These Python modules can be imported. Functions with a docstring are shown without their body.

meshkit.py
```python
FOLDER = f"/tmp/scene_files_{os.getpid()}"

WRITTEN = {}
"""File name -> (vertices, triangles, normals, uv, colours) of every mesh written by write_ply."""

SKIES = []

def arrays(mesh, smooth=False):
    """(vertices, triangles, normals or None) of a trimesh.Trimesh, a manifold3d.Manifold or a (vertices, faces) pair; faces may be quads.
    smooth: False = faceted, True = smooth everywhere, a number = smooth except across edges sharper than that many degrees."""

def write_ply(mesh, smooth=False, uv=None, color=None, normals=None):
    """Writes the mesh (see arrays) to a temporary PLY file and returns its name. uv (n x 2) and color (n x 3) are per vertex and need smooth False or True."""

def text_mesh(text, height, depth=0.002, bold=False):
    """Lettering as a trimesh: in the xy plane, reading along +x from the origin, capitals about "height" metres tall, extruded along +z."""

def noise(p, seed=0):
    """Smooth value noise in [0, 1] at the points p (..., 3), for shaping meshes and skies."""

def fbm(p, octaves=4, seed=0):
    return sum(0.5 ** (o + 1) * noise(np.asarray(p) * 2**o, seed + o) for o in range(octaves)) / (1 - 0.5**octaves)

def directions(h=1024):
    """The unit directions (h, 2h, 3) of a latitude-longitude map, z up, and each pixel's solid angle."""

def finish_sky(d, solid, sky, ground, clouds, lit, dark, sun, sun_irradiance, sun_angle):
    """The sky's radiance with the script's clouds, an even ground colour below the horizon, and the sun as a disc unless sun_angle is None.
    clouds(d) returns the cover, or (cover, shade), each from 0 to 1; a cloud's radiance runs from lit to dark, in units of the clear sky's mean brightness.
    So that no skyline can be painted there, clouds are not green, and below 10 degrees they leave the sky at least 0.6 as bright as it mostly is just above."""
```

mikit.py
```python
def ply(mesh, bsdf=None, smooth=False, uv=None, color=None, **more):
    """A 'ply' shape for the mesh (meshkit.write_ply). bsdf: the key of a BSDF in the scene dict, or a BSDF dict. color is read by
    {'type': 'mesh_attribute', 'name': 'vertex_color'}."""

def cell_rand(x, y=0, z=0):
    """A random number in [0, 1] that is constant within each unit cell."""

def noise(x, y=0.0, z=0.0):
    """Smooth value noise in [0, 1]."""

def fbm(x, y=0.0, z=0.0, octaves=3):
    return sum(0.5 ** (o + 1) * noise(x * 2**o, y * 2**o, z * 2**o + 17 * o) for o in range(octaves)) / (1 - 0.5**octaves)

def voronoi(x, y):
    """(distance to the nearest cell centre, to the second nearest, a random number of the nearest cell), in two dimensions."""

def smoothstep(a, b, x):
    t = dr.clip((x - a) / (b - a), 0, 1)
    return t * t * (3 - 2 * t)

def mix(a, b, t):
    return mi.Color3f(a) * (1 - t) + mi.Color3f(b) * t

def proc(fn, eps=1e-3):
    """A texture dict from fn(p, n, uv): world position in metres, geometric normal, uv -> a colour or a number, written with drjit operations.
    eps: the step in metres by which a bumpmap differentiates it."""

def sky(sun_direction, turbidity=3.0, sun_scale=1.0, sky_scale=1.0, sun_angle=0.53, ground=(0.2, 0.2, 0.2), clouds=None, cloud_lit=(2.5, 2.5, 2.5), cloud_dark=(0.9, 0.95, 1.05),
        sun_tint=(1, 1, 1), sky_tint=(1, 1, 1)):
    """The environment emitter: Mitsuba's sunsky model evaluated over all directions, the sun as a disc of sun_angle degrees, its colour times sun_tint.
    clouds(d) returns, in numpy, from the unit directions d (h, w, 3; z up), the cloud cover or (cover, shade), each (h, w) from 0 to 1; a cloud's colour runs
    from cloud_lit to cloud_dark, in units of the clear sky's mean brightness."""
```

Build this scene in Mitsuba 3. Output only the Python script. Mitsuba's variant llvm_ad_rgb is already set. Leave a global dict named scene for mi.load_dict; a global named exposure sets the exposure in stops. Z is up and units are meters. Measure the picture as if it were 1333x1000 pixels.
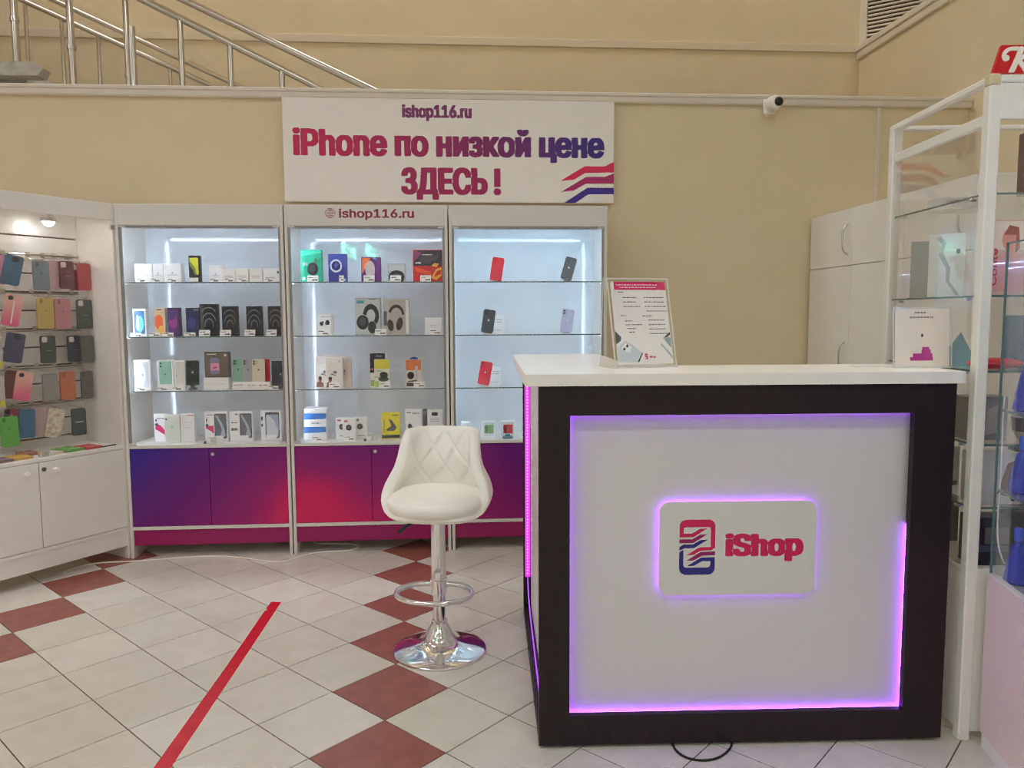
import math, random
import numpy as np, trimesh, mitsuba as mi, drjit as dr
import mikit, meshkit
from mikit import proc, noise, fbm, smoothstep, mix
from shapely.geometry import Polygon, box as sbox, Point, LineString
from shapely.ops import unary_union
from shapely import affinity

random.seed(7)
rng = np.random.default_rng(7)
pi = math.pi
scene, labels = {'type': 'scene'}, {}

# ------------------------------------------------------------------ camera
EYE = np.array([0.0, 0.0, 1.3703])
YAW, PITCH, ROLL, FOCAL = 0.06991922, 0.0898045992, -0.004803996, 1002.25886


def cam_ray(x, y):
    a, b = x - 666.5, y - 500
    u = a * math.cos(ROLL) + b * math.sin(ROLL)
    v = -a * math.sin(ROLL) + b * math.cos(ROLL)
    X, Yy, Z = u / FOCAL, 1.0, -v / FOCAL
    c, s = math.cos(PITCH), math.sin(PITCH)
    X, Yy, Z = X, Yy * c + Z * s, -Yy * s + Z * c
    c, s = math.cos(YAW), math.sin(YAW)
    return np.array([c * X + s * Yy, -s * X + c * Yy, Z])


fwd = cam_ray(666.5, 500)
right = cam_ray(667.5, 500) - fwd
right /= np.linalg.norm(right)
upv = np.cross(right, fwd)
cam = np.eye(4)
cam[:3, 0], cam[:3, 1], cam[:3, 2], cam[:3, 3] = -right, upv, fwd, EYE
scene['camera'] = {'type': 'perspective', 'fov': 2 * math.degrees(math.atan(666.5 / FOCAL)), 'fov_axis': 'x',
                   'near_clip': 0.02, 'far_clip': 100.0, 'to_world': mi.ScalarTransform4f(cam)}
exposure = 0.50

# ------------------------------------------------------------------ light levels (radiance of the lamps)
CEILING_LIGHT = (18.4, 19.4, 20.6)
CEILING_LIGHT_NEAR = (6.6, 7.0, 7.4)
UPPER_LIGHT = (8.0, 8.4, 8.9)
CABINET_LED = (23.0, 29.0, 36.5)
CABINET_LED_BRIGHT = (15.0, 22.5, 29.5)
PURPLE_LED = (2.2, 0.26, 7.4)
PINK_LED = (0.60, 0.035, 0.58)
PUCK_LIGHT = (60.0, 58.0, 55.0)


# ------------------------------------------------------------------ materials
def lin(c):
    c = np.asarray(c, float) / 255
    return [float(x) for x in np.where(c <= 0.04045, c / 12.92, ((c + 0.055) / 1.055) ** 2.4)]


MATS = {}


def principled(rgb, rough=0.5, metal=0.0, spec=0.5, **k):
    base = rgb if isinstance(rgb, dict) else {'type': 'rgb', 'value': [float(x) for x in rgb]}
    return {'type': 'twosided', 'inner': {'type': 'principled', 'base_color': base, 'roughness': rough, 'metallic': metal, 'specular': spec, **k}}


def mat(name, d):
    scene['mat_' + name] = d
    MATS[name] = d
    return 'mat_' + name


def col(r, g, b, rough=0.45):
    """A plain painted, printed or moulded surface of this sRGB colour."""
    key = f'plain_{int(r)}_{int(g)}_{int(b)}_{int(rough * 100)}'
    if key not in MATS:
        mat(key, principled(lin((r, g, b)), rough))
    return 'mat_' + key


def mottled(a, b, s, amount=0.5):
    a, b = lin(a), lin(b)
    return proc(lambda p, n, uv: mix(a, b, smoothstep(0.25, 0.75, fbm(p.x * s, p.y * s, p.z * s, octaves=3)) * amount))


WALL = mat('wall', principled(mottled((220, 205, 172), (215, 200, 166), 5.0), 0.75, spec=0.3))
UPPER = mat('upper_wall', principled(mottled((218, 204, 174), (213, 198, 168), 5.0), 0.75, spec=0.3))
TRIM = mat('trim', principled(lin((216, 207, 192)), 0.5))
LAMINATE = mat('laminate', principled(lin((212, 208, 202)), 0.38))
FRAMEWHITE = mat('frame_white', principled(lin((230, 226, 220)), 0.35))
LAMINATE_GREY = mat('laminate_grey', principled(lin((226, 222, 216)), 0.42))
GLOSSBACK = mat('gloss_back', principled(lin((222, 227, 232)), 0.10, spec=0.5))
FLOORBEIGE = [mat(f'tile_beige_{k}', principled(mottled(a, b, 14.0, 0.7), 0.3, spec=0.5)) for k, (a, b) in enumerate((((212, 205, 195), (205, 197, 186)), ((209, 202, 191), (202, 194, 182)), ((215, 208, 198), (208, 200, 189))))]
FLOORRED = [mat(f'tile_red_{k}', principled(mottled(a, b, 22.0, 0.9), 0.3, spec=0.5)) for k, (a, b) in enumerate((((156, 92, 80), (146, 84, 73)), ((152, 89, 78), (142, 81, 71))))]
GROUT = mat('grout', principled(lin((96, 82, 68)), 0.9))
CHROME = mat('chrome', principled((0.86, 0.86, 0.87), 0.06, metal=1.0))
STEEL = mat('steel', principled((0.56, 0.52, 0.45), 0.18, metal=1.0))
ALU = mat('aluminium', principled((0.62, 0.62, 0.61), 0.3, metal=1.0))
DARKALU = mat('dark_aluminium', principled((0.30, 0.295, 0.285), 0.35, metal=0.7))
BLACK = mat('black_plastic', principled(lin((28, 27, 28)), 0.35))
RUBBER = mat('rubber', principled(lin((24, 24, 26)), 0.7))
WENGE = mat('wenge', principled(proc(lambda p, n, uv: mix(lin((26, 15, 18)), lin((40, 25, 27)), fbm(p.x * 160, p.y * 160, p.z * 5, octaves=2))), 0.45, spec=0.35))
LEATHER = mat('leather', principled(lin((242, 238, 232)), 0.42, spec=0.45))
CONCRETE = mat('concrete', principled(mottled((196, 194, 188), (168, 165, 159), 14.0, 1.0), 0.85))
GLASS = mat('glass', {'type': 'thindielectric', 'int_ior': 1.5})
GLASSEDGE = mat('glass_edge', principled(lin((88, 112, 110)), 0.15))
ACRYLIC = mat('acrylic', {'type': 'thindielectric', 'int_ior': 1.49})
ACRYLICEDGE = mat('acrylic_edge', principled(lin((222, 218, 212)), 0.15))
PURPLEWASH = mat('logo_board', principled(lin((204, 199, 195)), 0.5))
CAVITY = mat('groove_metal', principled(lin((96, 86, 80)), 0.4, metal=0.5))


def emit(rgb):
    return {'type': 'area', 'radiance': {'type': 'rgb', 'value': [float(x) for x in rgb]}}


# ------------------------------------------------------------------ frames and mesh helpers
def frame(o=(0, 0, 0), deg=0.0):
    m = np.eye(4)
    c, s = math.cos(math.radians(deg)), math.sin(math.radians(deg))
    m[:2, :2] = [[c, -s], [s, c]]
    m[:3, 3] = o
    return m


WORLD = frame()
F = WORLD


def use(f):
    global F
    F = f


def cat(*ms):
    return trimesh.util.concatenate([m for m in ms])


def T(m, o=(0, 0, 0), rx=0, ry=0, rz=0):
    m = m.copy()
    for ang, ax in ((rx, (1, 0, 0)), (ry, (0, 1, 0)), (rz, (0, 0, 1))):
        if ang:
            m.apply_transform(trimesh.transformations.rotation_matrix(math.radians(ang), ax))
    m.apply_translation(o)
    return m


def bx(x0, x1, y0, y1, z0, z1, r=0.0):
    """A box between two corners, its edges chamfered by r."""
    x0, x1 = sorted((x0, x1)); y0, y1 = sorted((y0, y1)); z0, z1 = sorted((z0, z1))
    s = np.array([x1 - x0, y1 - y0, z1 - z0]) / 2
    c = np.array([x1 + x0, y1 + y0, z1 + z0]) / 2
    r = min(r, *(s * 0.45))
    if r <= 0:
        m = trimesh.creation.box(2 * s)
    else:
        pts = []
        for sx in (-1, 1):
            for sy in (-1, 1):
                for sz in (-1, 1):
                    e = s * (sx, sy, sz)
                    for k in range(3):
                        d = np.array([sx, sy, sz], float) * r
                        d[k] = 0
                        pts.append(e - d)
        m = trimesh.convex.convex_hull(np.array(pts))
    m.apply_translation(c)
    return m


def tube(points, rad, sides=10, closed=False):
    p = np.asarray(points, float)
    n = len(p)
    if closed:
        t = np.roll(p, -1, 0) - np.roll(p, 1, 0)
    else:
        t = np.gradient(p, axis=0)
    t /= np.linalg.norm(t, axis=1, keepdims=True) + 1e-12
    a = np.cross(t[0], (0, 0, 1.0) if abs(t[0][2]) < 0.9 else (1.0, 0, 0))
    a /= np.linalg.norm(a)
    A = []
    for k in range(n):
        a = a - t[k] * np.dot(a, t[k])
        a /= np.linalg.norm(a) + 1e-12
        A.append(a.copy())
    A = np.array(A)
    B = np.cross(t, A)
    ang = np.arange(sides) * 2 * pi / sides
    rad = np.broadcast_to(rad, (n,))
    v = p[:, None] + rad[:, None, None] * (np.cos(ang)[None, :, None] * A[:, None] + np.sin(ang)[None, :, None] * B[:, None])
    v = v.reshape(-1, 3)
    f = []
    m = n if closed else n - 1
    for i in range(m):
        j = (i + 1) % n
        for k in range(sides):
            l = (k + 1) % sides
            f += [[i * sides + k, i * sides + l, j * sides + l], [i * sides + k, j * sides + l, j * sides + k]]
    if not closed:
        v = np.vstack([v, p[0], p[-1]])
        for k in range(sides):
            l = (k + 1) % sides
            f += [[n * sides, l, k], [n * sides + 1, (n - 1) * sides + k, (n - 1) * sides + l]]
    m = trimesh.Trimesh(v, f, process=False)
    if m.volume < 0:
        m.invert()
    return m


def curve(pts, n=40):
    """A smooth curve through the points."""
    from scipy.interpolate import splprep, splev
    p = np.asarray(pts, float)
    k = min(3, len(p) - 1)
    tck, _ = splprep(p.T, s=0, k=k)
    return np.array(splev(np.linspace(0, 1, n), tck)).T


def lathe(profile, sec=48):
    m = trimesh.creation.revolve(np.asarray(profile, float), sections=sec)
    if m.volume < 0:
        m.invert()
    return m


def cyl(r, h, o=(0, 0, 0), axis='z', sec=24):
    m = trimesh.creation.cylinder(r, h, sections=sec)
    if axis == 'y':
        m.apply_transform(trimesh.transformations.rotation_matrix(pi / 2, (1, 0, 0)))
    if axis == 'x':
        m.apply_transform(trimesh.transformations.rotation_matrix(pi / 2, (0, 1, 0)))
    m.apply_translation(o)
    return m


def extr(poly, h):
    gs = [g for g in getattr(poly, 'geoms', [poly]) if g.geom_type == 'Polygon' and g.area > 1e-9]
    return cat(*[trimesh.creation.extrude_polygon(g, h, engine='earcut') for g in gs])


STAND = np.array([[1, 0, 0, 0], [0, 0, -1, 0], [0, 1, 0, 0], [0, 0, 0, 1.0]])


def plate(poly, t, y=0.0):
    """A polygon in (x, z) as a plate facing -y: its back at y, its face t in front."""
    m = extr(poly, t)
    m.apply_transform(STAND)
    m.apply_translation((0, y, 0))
    return m


def rrect(x0, z0, x1, z1, r, q=5):
    r = min(r, (x1 - x0) * 0.49, (z1 - z0) * 0.49)
    return sbox(x0 + r, z0 + r, x1 - r, z1 - r).buffer(r, quad_segs=q)


def ell(cx, cz, rx, rz, q=8):
    return affinity.scale(Point(cx, cz).buffer(1, quad_segs=q), rx, rz)


TEXTS = {}


def text_poly(s, x0, x1, z0, cap, weight=0.0):
    """Lettering as a polygon from x0 to x1 with its baseline at z0."""
    if s not in TEXTS:
        m = meshkit.text_mesh(s, 1.0, depth=0.1, bold=True)
        tri = m.triangles[(m.face_normals[:, 2] > 0.9)]
        TEXTS[s] = unary_union([Polygon(t[:, :2]).buffer(1e-4) for t in tri])
    g = TEXTS[s]
    bx0, _, bx1, _ = g.bounds
    w, v = weight, weight * 0.25
    sx = (x1 - x0 - 2 * w) / (bx1 - bx0)
    g = affinity.affine_transform(g, [sx, 0, 0, cap - 2 * v, x0 + w - bx0 * sx, z0 + v])
    if not w:
        return g
    g = affinity.scale(g, 1, 4, origin=(0, 0))
    comps, gap, out = list(getattr(g, 'geoms', [g])), 0.45 * w, []
    for i, c in enumerate(comps):
        big = c.buffer(w, join_style='mitre', mitre_limit=2)
        for j, o in enumerate(comps):
            if i != j:
                d = c.distance(o)
                if d < 2 * w + gap:
                    big = big.difference(o.buffer(max(0.0, min((d + gap) / 2, d * 0.98))))
        out.append(big)
    return affinity.scale(unary_union(out), 1, 0.25, origin=(0, 0))


# ------------------------------------------------------------------ scene entries
def fresh(key):
    if key not in labels and key not in scene and not any(k.startswith(key + '__') for k in scene):
        return key
    i = 1
    while f'{key}_{i:03d}' in labels or f'{key}_{i:03d}' in scene:
        i += 1
    return f'{key}_{i:03d}'


def thing(name, label, category, group=None):
    key = fresh(name)
    labels[key] = {'label': label, 'category': category}
    if group:
        labels[key]['group'] = group
    return key


def put(key, mesh, m, smooth=False, emission=None, flip=False):
    mesh = mesh.copy()
    mesh.apply_transform(F)
    d = mikit.ply(mesh, m, smooth=smooth)
    if emission is not None:
        d['emitter'] = emit(emission)
    scene[key] = d
    return key


def part(parent, name, mesh, m, smooth=False, label=None, emission=None, kind=None):
    key = fresh(parent + '__' + name)
    put(key, mesh, m, smooth, emission)
    if label or kind:
        labels[key] = {}
        if label:
            labels[key]['label'] = label
        if kind:
            labels[key]['kind'] = kind
    return key


def struct(name, mesh, m, label, category, smooth=False):
    key = fresh(name)
    put(key, mesh, m, smooth)
    labels[key] = {'label': label, 'category': category, 'kind': 'structure'}
    return key


LEDBODY = col(240, 238, 240, 0.4)

# ================================================================== the setting
use(WORLD)
# --- floor: grout bed and one tile per entry
TS = 0.30
ang = -0.724152408
ei, ej = np.array([math.cos(ang), math.sin(ang)]), np.array([-math.sin(ang), math.cos(ang)])
cw, sw = math.cos(YAW), math.sin(YAW)
o_c = np.array([-1.80632156, 13.9942944]) * TS
rot2 = np.array([[cw, sw], [-sw, cw]])
ei, ej, o_w = rot2 @ ei * TS, rot2 @ ej * TS, rot2 @ o_c
struct('floor', bx(-6.3, 3.25, -12, 6.2, -0.12, -0.002), GROUT, 'floor of square beige tiles crossed by diagonal chains of brick red tiles', 'floor')


def tile_mesh(i, j, g=0.0021, c=0.0012):
    def quad(m):
        return [o_w + ei * (i + a) + ej * (j + b) for a, b in ((m, m), (1 - m, m), (1 - m, 1 - m), (m, 1 - m))]
    lo, hi = quad(g / TS), quad((g + c) / TS)
    v = [[*p, -0.010] for p in lo] + [[*p, -0.0009] for p in lo] + [[*p, 0.0] for p in hi]
    f = []
    for base in (0, 4):
        for k in range(4):
            l = (k + 1) % 4
            f += [[base + k, base + l, base + 4 + l], [base + k, base + 4 + l, base + 4 + k]]
    f += [[8, 9, 10], [8, 10, 11]]
    return trimesh.Trimesh(v, f, process=False)


near, rest = [], {}
for i in range(-45, 45):
    for j in range(-45, 45):
        c = o_w + ei * (i + 0.5) + ej * (j + 0.5)
        if not (-6.2 < c[0] < 3.2 and -8 < c[1] < 4.75):
            continue
        d = np.array([c[0], c[1], 0]) - EYE
        depth = d @ fwd
        red = (i + j) in (-1, -9, -17, -25)
        tone = (FLOORRED[(i * 5 + j * 3) % 2] if red else FLOORBEIGE[(i * 7 + j * 11 + i * j) % 3])
        seen = False
        if depth > 0.3:
            px, py = 666.5 + FOCAL * (d @ right) / depth, 500 - FOCAL * (d @ upv) / depth
            seen = -110 < px < 1360 and 660 < py < 1110
            if c[0] > 0.45 and c[1] > 2.75:
                seen = False
        if seen:
            near.append((c[1], i, j, tone))
        else:
            rest.setdefault(tone, []).append((i, j))
near.sort()
for _, i, j, tone in near[:300]:
    part('floor', 'tile', tile_mesh(i, j), tone)
for _, i, j, tone in near[300:]:
    rest.setdefault(tone, []).append((i, j))
for tone, lst in rest.items():
    part('floor', 'outer_tiles', cat(*[tile_mesh(i, j) for i, j in lst]), tone, kind='stuff')

# --- walls
struct('wall_back', bx(-6.2, 3.25, 4.80, 4.95, 0, 2.69), WALL, 'tan wall behind the display cabinets', 'wall')
struct('trim_1', cat(bx(-6.2, 3.25, 4.765, 4.80, 2.655, 2.702, 0.006), bx(-6.2, 3.25, 4.755, 4.98, 2.690, 2.712, 0.004)), TRIM, 'cream cable duct along the top of the tan wall', 'trim')
struct('trim_2', bx(2.64, 2.665, 4.785, 4.80, 0, 2.66, 0.003), TRIM, 'thin cream vertical strip at the right of the tan wall', 'trim')
struct('wall_upper', bx(-6.2, 3.25, 6.2, 6.35, 0, 6.6), UPPER, 'tan upper wall behind the staircase', 'wall')
struct('trim_3', bx(-6.2, 3.25, 6.188, 6.2, 3.455, 3.515, 0.004), mat('trim_faint', principled(lin((214, 201, 178)), 0.6)), 'cream band along the upper wall', 'trim')
struct('wall_right', bx(3.25, 3.40, -12, 6.2, 0, 3.46), UPPER, 'tan wall on the right ending in a ledge', 'wall')
struct('trim_4', cat(bx(3.21, 3.44, -12, 6.2, 3.455, 3.50, 0.006), bx(3.225, 3.25, -12, 6.2, 3.40, 3.455, 0.006)), TRIM, 'cream ledge on top of the right wall', 'trim')
struct('wall_far_right', bx(5.0, 5.12, -12, 7.6, 0, 6.6), UPPER, 'tan wall of the gallery beyond the right ledge', 'wall')
struct('wall_gallery', bx(3.25, 5.0, 7.5, 7.62, 0, 6.6), UPPER, 'end wall of the gallery beyond the right ledge', 'wall')
struct('wall_left', bx(-6.35, -6.2, -12, 6.35, 0, 6.6), LAMINATE_GREY, 'left wall of the hall', 'wall')
struct('wall_front', bx(-6.2, 5.0, -12.15, -12, 0, 4.05), LAMINATE_GREY, 'wall at the far end of the hall', 'wall')
struct('ceiling', bx(-6.35, 5.12, -12.15, 4.6, 4.05, 4.2), col(236, 232, 226, 0.8), 'white ceiling of the hall', 'ceiling')
struct('ceiling_1', bx(-6.35, 5.12, 4.45, 7.62, 6.6, 6.75), col(236, 232, 226, 0.8), 'white ceiling high above the staircase', 'ceiling')
struct('wall_bulkhead', bx(-6.35, 5.12, 4.45, 4.6, 4.2, 6.6), UPPER, 'tan bulkhead between the hall ceiling and the stairwell', 'wall')

# ceiling luminaires (outside the frame)
for cx in (-4.3, -1.6, 1.3):
    for cy in (-6.8, -3.4, -0.3, 2.6):
        k = thing('ceiling_light', 'flat white ceiling luminaire of the shop hall', 'ceiling light', 'ceiling luminaires')
        part(k, 'housing', bx(cx - 0.62, cx + 0.62, cy - 0.17, cy + 0.17, 4.015, 4.05, 0.006), LAMINATE)
        part(k, 'diffuser', T(trimesh.Trimesh([[-.58, -.13, 0], [.58, -.13, 0], [.58, .13, 0], [-.58, .13, 0]], [[0, 2, 1], [0, 3, 2]], process=False), (cx, cy, 4.012)), LEDBODY, emission=CEILING_LIGHT_NEAR if cy > 2 else CEILING_LIGHT)
for cx, l in ((-3.0, 'large flat ceiling luminaire high above the left of the staircase'), (0.0, 'large flat ceiling luminaire high above the middle of the staircase'), (3.6, 'large flat ceiling luminaire high above the gallery on the right')):
    cy = 5.4
    k = thing('ceiling_light', l, 'ceiling light')
    part(k, 'housing', bx(cx - 0.72, cx + 0.72, cy - 0.36, cy + 0.36, 6.565, 6.6, 0.006), LAMINATE)
    part(k, 'diffuser', T(trimesh.Trimesh([[-.68, -.32, 0], [.68, -.32, 0], [.68, .32, 0], [-.68, .32, 0]], [[0, 2, 1], [0, 3, 2]], process=False), (cx, cy, 6.562)), LEDBODY, emission=UPPER_LIGHT)
# green running-text displays hanging in the hall, mirrored by the middle cabinet's glass
for q, (ya, yb, xa, xb, z0) in enumerate(((0.83, -0.37, -1.17, -1.16, 2.0), (0.60, -0.40, -0.95, -0.93, 2.0))):
    use(WORLD)
    k = thing('text_display', ('left', 'right')[q] + ' hanging green running-text display in the hall', 'display')
    part(k, 'case', bx(xa - 0.03, xa - 0.002, yb, ya, z0, z0 + 0.15, 0.003), BLACK)
    part(k, 'rod', cat(*[cyl(0.004, 4.05 - z0 - 0.15, (xa - 0.016, y_, (4.05 + z0 + 0.15) / 2), 'z', 8) for y_ in (ya - 0.1, yb + 0.1)]), STEEL)
    v, f = [], []
    for r in range(8):
        for c in range(15):
            if rng.random() < 0.38:
                continue
            y_, z_ = ya - (c + 0.5) / 15 * (ya - yb), z0 + 0.010 + r * 0.0165
            i = len(v)
            v += [[xa, y_ - 0.033, z_], [xa, y_ + 0.033, z_], [xa, y_ + 0.033, z_ + 0.012], [xa, y_ - 0.033, z_ + 0.012]]
            f += [[i, i + 1, i + 2], [i, i + 2, i + 3]]
    part(k, 'diodes', trimesh.Trimesh(v, f, process=False), LEDBODY, emission=(1.0, 13.0, 7.2))

# louvred grille and grey pane above the right ledge
use(frame((3.27, 6.22, 0), -38))
k = thing('louvre_grille', 'cream louvred ventilation grille standing above the ledge at the top right', 'ventilation grille')
part(k, 'frame', cat(bx(-0.02, 0.045, -0.03, 0.03, 3.46, 4.04, 0.004), bx(0.56, 0.66, -0.03, 0.03, 3.46, 4.04, 0.004), bx(0.045, 0.56, -0.03, 0.03, 3.46, 3.50, 0.004)), TRIM)
part(k, 'backing', bx(0.04, 0.57, 0.02, 0.028, 3.49, 4.04), col(88, 74, 52, 0.8))
for q in range(18):
    z = 3.52 + q * 0.03
    part(k, 'slat', T(bx(0.045, 0.56, -0.012, 0.012, -0.0022, 0.0022), (0, 0, z), rx=0) if False else T(bx(0.045, 0.56, -0.018, 0.018, -0.002, 0.002), (0, 0.0, z)) if False else bx(0.045, 0.56, -0.02, 0.008, z, z + 0.013, 0.003), TRIM)
use(frame((3.80, 5.80, 0), -38))
k = struct('window_1', bx(0.10, 0.85, -0.012, 0.012, 3.46, 4.04, 0.003), col(118, 110, 106, 0.35), 'dark grey window pane beside the louvred grille at the top right', 'window')
part(k, 'frame', bx(0.0, 0.10, -0.02, 0.02, 3.46, 4.04, 0.003), TRIM)
use(WORLD)
k = thing('wall_panel', 'light grey panel fixed on the right wall above the red sign', 'panel')
part(k, 'panel', bx(3.225, 3.25, 3.6, 4.28, 2.36, 2.93, 0.004), col(186, 180, 174, 0.5))

# --- staircase behind the wall
steps = []
profile = [(-4.6, 2.2)]
x, z = -2.62, 2.90
pts = [(-3.6, 2.90), (-2.62, 2.90)]
for q in range(12):
    z -= 0.15
    pts.append((x, z))
    x += 0.33
    pts.append((x, z))
pts += [(x, z - 0.22), (-2.75, 2.66), (-3.6, 2.66)]
st = plate(Polygon(pts), 0.95, 6.02)
k = thing('staircase', 'grey concrete staircase behind the tan wall at the top left', 'staircase')
part(k, 'flight', st, CONCRETE)
part(k, 'landing_edge', plate(Polygon([(-3.6, 2.895), (-2.53, 2.895), (-2.47, 2.86), (-2.50, 2.815), (-3.6, 2.815)]), 0.10, 5.06), CONCRETE)
part(k, 'stringer', plate(Polygon([(-3.9, 3.42), (-3.2, 3.12), (-2.30, 2.72), (-1.2, 2.24), (-1.2, 2.05), (-3.9, 3.2)]), 0.04, 5.5), col(120, 114, 106, 0.8))


def balustrade(label, yy, rails, posts, rad, prad, collar):
    k = thing('stair_railing', label, 'railing')
    for (x0, z0, x1, z1) in rails:
        part(k, 'rail', tube([(x0, yy, z0), (x1, yy, z1)], rad, 14), STEEL, smooth=40)
    for (px_, z0, z1, rr) in posts:
        kk = part(k, 'post', tube([(px_, yy, z0), (px_, yy, z1)], rr, 12), STEEL, smooth=40)
        if collar:
            part(kk, 'collar', lathe([(0, -0.012), (rr * 1.35, -0.012), (rr * 1.35, 0.012), (0, 0.012)], 16).apply_translation((px_, yy, z1 - 0.50)) if z1 - 0.50 > z0 else lathe([(0, -0.012), (rr * 1.35, -0.012), (rr * 1.35, 0.012), (0, 0.012)], 16).apply_translation((px_, yy, z0 + 0.1)), STEEL, smooth=40)


def line_z(x, a, b):
    return a[1] + (x - a[0]) * (b[1] - a[1]) / (b[0] - a[0])


A1, A2 = (-1.876, 3.281), (-0.83, 2.773)
B1, B2 = (-1.636, 3.286), (-0.504, 2.768)
nr = []
for a, b in ((A1, A2), (B1, B2)):
    nr.append((-3.1, line_z(-3.1, a, b), 0.5, line_z(0.5, a, b)))
posts = []
for q, px_ in enumerate((-2.635, -2.313, -1.985, -1.667, -1.375, -1.066, -0.75, -0.43)):
    top = line_z(px_, A1, A2)
    posts.append((px_, top - 1.0 if q > 1 else (2.905 if q == 0 else 2.62), top, 0.020 if q in (0, 1) else 0.017))
balustrade('near stainless steel stair railing with thick sloping rails at the top left', 5.0, nr, posts, 0.022, 0.017, True)
part('stair_railing', 'newel_post', tube([(-1.955, 4.995, 2.3), (-1.955, 4.995, 3.12)], 0.022, 14), STEEL, smooth=40, label='thick newel post')
A1, A2 = (-3.126, 3.663), (-1.788, 3.072)
B1, B2 = (-2.905, 3.668), (-1.57, 3.064)
fr = [(-3.7, line_z(-3.7, a, b), -0.9, line_z(-0.9, a, b)) for a, b in ((A1, A2), (B1, B2))]
posts = [(px_, line_z(px_, A1, A2) - 0.85, line_z(px_, A1, A2), 0.013) for px_ in (-3.12, -2.87, -2.615, -2.36, -2.11, -1.85, -1.6)]
balustrade('far stainless steel stair railing with thin posts against the upper wall', 6.07, fr, posts, 0.018, 0.013, True)

# --- security camera on the duct
use(frame((1.935, 4.75, 2.645)))
k = thing('security_camera', 'small white security camera with a black lens on the cream duct', 'camera')
part(k, 'bracket', cat(bx(-0.045, -0.012, -0.015, 0.012, -0.06, 0.035, 0.006), bx(-0.045, 0.02, -0.03, 0.0, -0.055, -0.04, 0.004)), col(228, 224, 216, 0.35))
part(k, 'body', T(lathe([(0, -0.03), (0.030, -0.03), (0.042, -0.022), (0.046, 0), (0.042, 0.03), (0.03, 0.042), (0, 0.045)], 32), (0, -0.045, 0), rx=90), col(232, 229, 222, 0.3), smooth=40)
part(k, 'lens', T(lathe([(0, 0), (0.022, 0), (0.027, 0.004), (0.022, 0.012), (0.012, 0.016), (0, 0.017)], 28), (0.016, -0.088, 0.002), rx=90), BLACK, smooth=40)
use(WORLD)

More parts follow.
